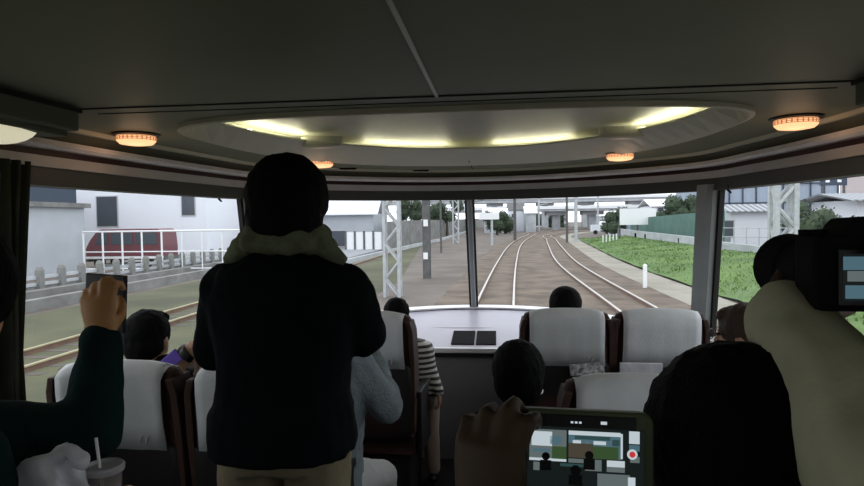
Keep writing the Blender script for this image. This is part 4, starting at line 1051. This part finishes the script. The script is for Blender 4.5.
# houses left distance
bld(508, 524, 210, 125, 8, M['whitewall'], 'narrow white house left of the bend in the tracks', roof=1.3, over=.3, roof_m='steel_dark', wins=((512, 214, 514, 218),))
bld(524, 536, 213, 118, 8, M['concrete'], 'grey white house just beside the bend of the tracks', roof=1.3, over=.3, roof_m='whitewall')
bld(484, 506, 214, 115, 8, M['greywall'], 'grey shed at the left of the distant tracks', roof=1, over=.4, roof_m='white', wins=((492, 218, 497, 222),))
bld(536, 566, 219, 190, 8, M['whitewall'], 'far white house framed under the elevated road', roof=1.6, over=.4, roof_m='steel_dark')
bld(590, 618, 217, 158, 8, M['whitewall'], 'far white shop behind the parked truck', roof='flat', over=.3, wins=((600, 220, 604, 223),))
# trees and bushes
def tree(px, d, r, zc, label, bush=False, n=900, kind='tree', zb=None):
    c = W(px, 220, d); c.z = zc; zb = ZG if zb is None else zb
    t = thing('bush' if bush else 'tree', (c.x, d, zb), label, 'bush' if bush else 'tree')
    rnd = random.Random(int(px*7+d)); x = MB()
    if not bush:
        x.tube((c.x, d, zb), (c.x, d, zc), .18*r/2, .06, n=8)
        for k in range(4): a = k*1.7; x.tube((c.x, d, zc-.3*r), (c.x+math.cos(a)*.6*r, d+math.sin(a)*.6*r, zc+.3*r), .05, .02, n=6)
        x.build('trunk', M['bark'], t)
    x = MB(); blobs = [(V((rnd.uniform(-1, 1), rnd.uniform(-.7, .7), rnd.uniform(-.6, .7)))*r*.65, r*rnd.uniform(.3, .5)) for _ in range(10)]
    for b, br in blobs:
        for _ in range(n//10):
            v = V((rnd.gauss(0, 1), rnd.gauss(0, 1), rnd.gauss(0, 1))).normalized()*br*rnd.uniform(.75, 1.05); p = c+b+v; s = r*.07*rnd.uniform(.6, 1.3)
            if p.z < zb: continue
            q = V((rnd.gauss(0, 1), rnd.gauss(0, 1), rnd.gauss(0, 1))).normalized(); q2 = q.orthogonal().normalized(); q3 = q.cross(q2)
            x.add([p-q2*s, p+q3*s*.6, p+q2*s, p-q3*s*.6], [(0, 1, 2, 3)])
        x.ell(c+b, (br*.8, br*.8, br*.8), n=8, m=5)
    x.build('foliage', M['leaf'], t)
tree(411, 70, 2.2, 2.6, 'green tree above the concrete wall behind the dark pole')
tree(447, 95, 3.0, 2.6, 'darker tree beyond the wall left of the centre pillar')
tree(497, 100, 2.6, 1.2, 'dark tree left of the distant tracks beside the white board')
tree(505, 108, 2.6, 0.8, 'distant dark tree in front of the grey shed')
tree(532, 158, 3.0, 1.5, 'dark tree beyond the grey white house at the bend')
tree(550, 180, 4.5, .2, 'far round tree beneath the elevated road')
tree(613, 85, 2.4, 1.0, 'dark tree standing left of the blank white board')
tree(672, 85, 3.2, 2.0, 'bushy tree above the dark green fence')
tree(688, 75, 2.6, 2.2, 'tree rising beside the right pillar above the fence')
tree(812, 34, 1.5, .9, 'leafy bush in front of the white building at far right', bush=True)
tree(835, 34, 1.2, .4, 'low bush below the camera lens at far right', bush=True)
tree(800, 40, 1.4, 1.4, 'grey green tree just right of the broad lattice mast')
# overcast sky
w_ = bpy.data.worlds.new('world'); sc.world = w_; w_.use_nodes = True; nt = w_.node_tree; bg = nt.nodes['Background']
tc = nt.nodes.new('ShaderNodeTexCoord'); n = nt.nodes.new('ShaderNodeTexNoise'); n.inputs['Scale'].default_value = 2.2; n.inputs['Detail'].default_value = 4
nt.links.new(tc.outputs['Generated'], n.inputs['Vector'])
mx = nt.nodes.new('ShaderNodeMix'); mx.data_type = 'RGBA'; mx.inputs['A'].default_value = (.78, .84, .95, 1); mx.inputs['B'].default_value = (.97, .98, 1.0, 1)
nt.links.new(n.outputs['Fac'], mx.inputs['Factor']); nt.links.new(mx.outputs['Result'], bg.inputs['Color']); bg.inputs['Strength'].default_value = 2.05
# ------------------------------------------------------------------ view
sc.view_settings.view_transform = 'Standard'; sc.view_settings.look = 'None'; sc.view_settings.gamma = 1; sc.view_settings.use_curve_mapping = False
sc.view_settings.exposure = 0.0
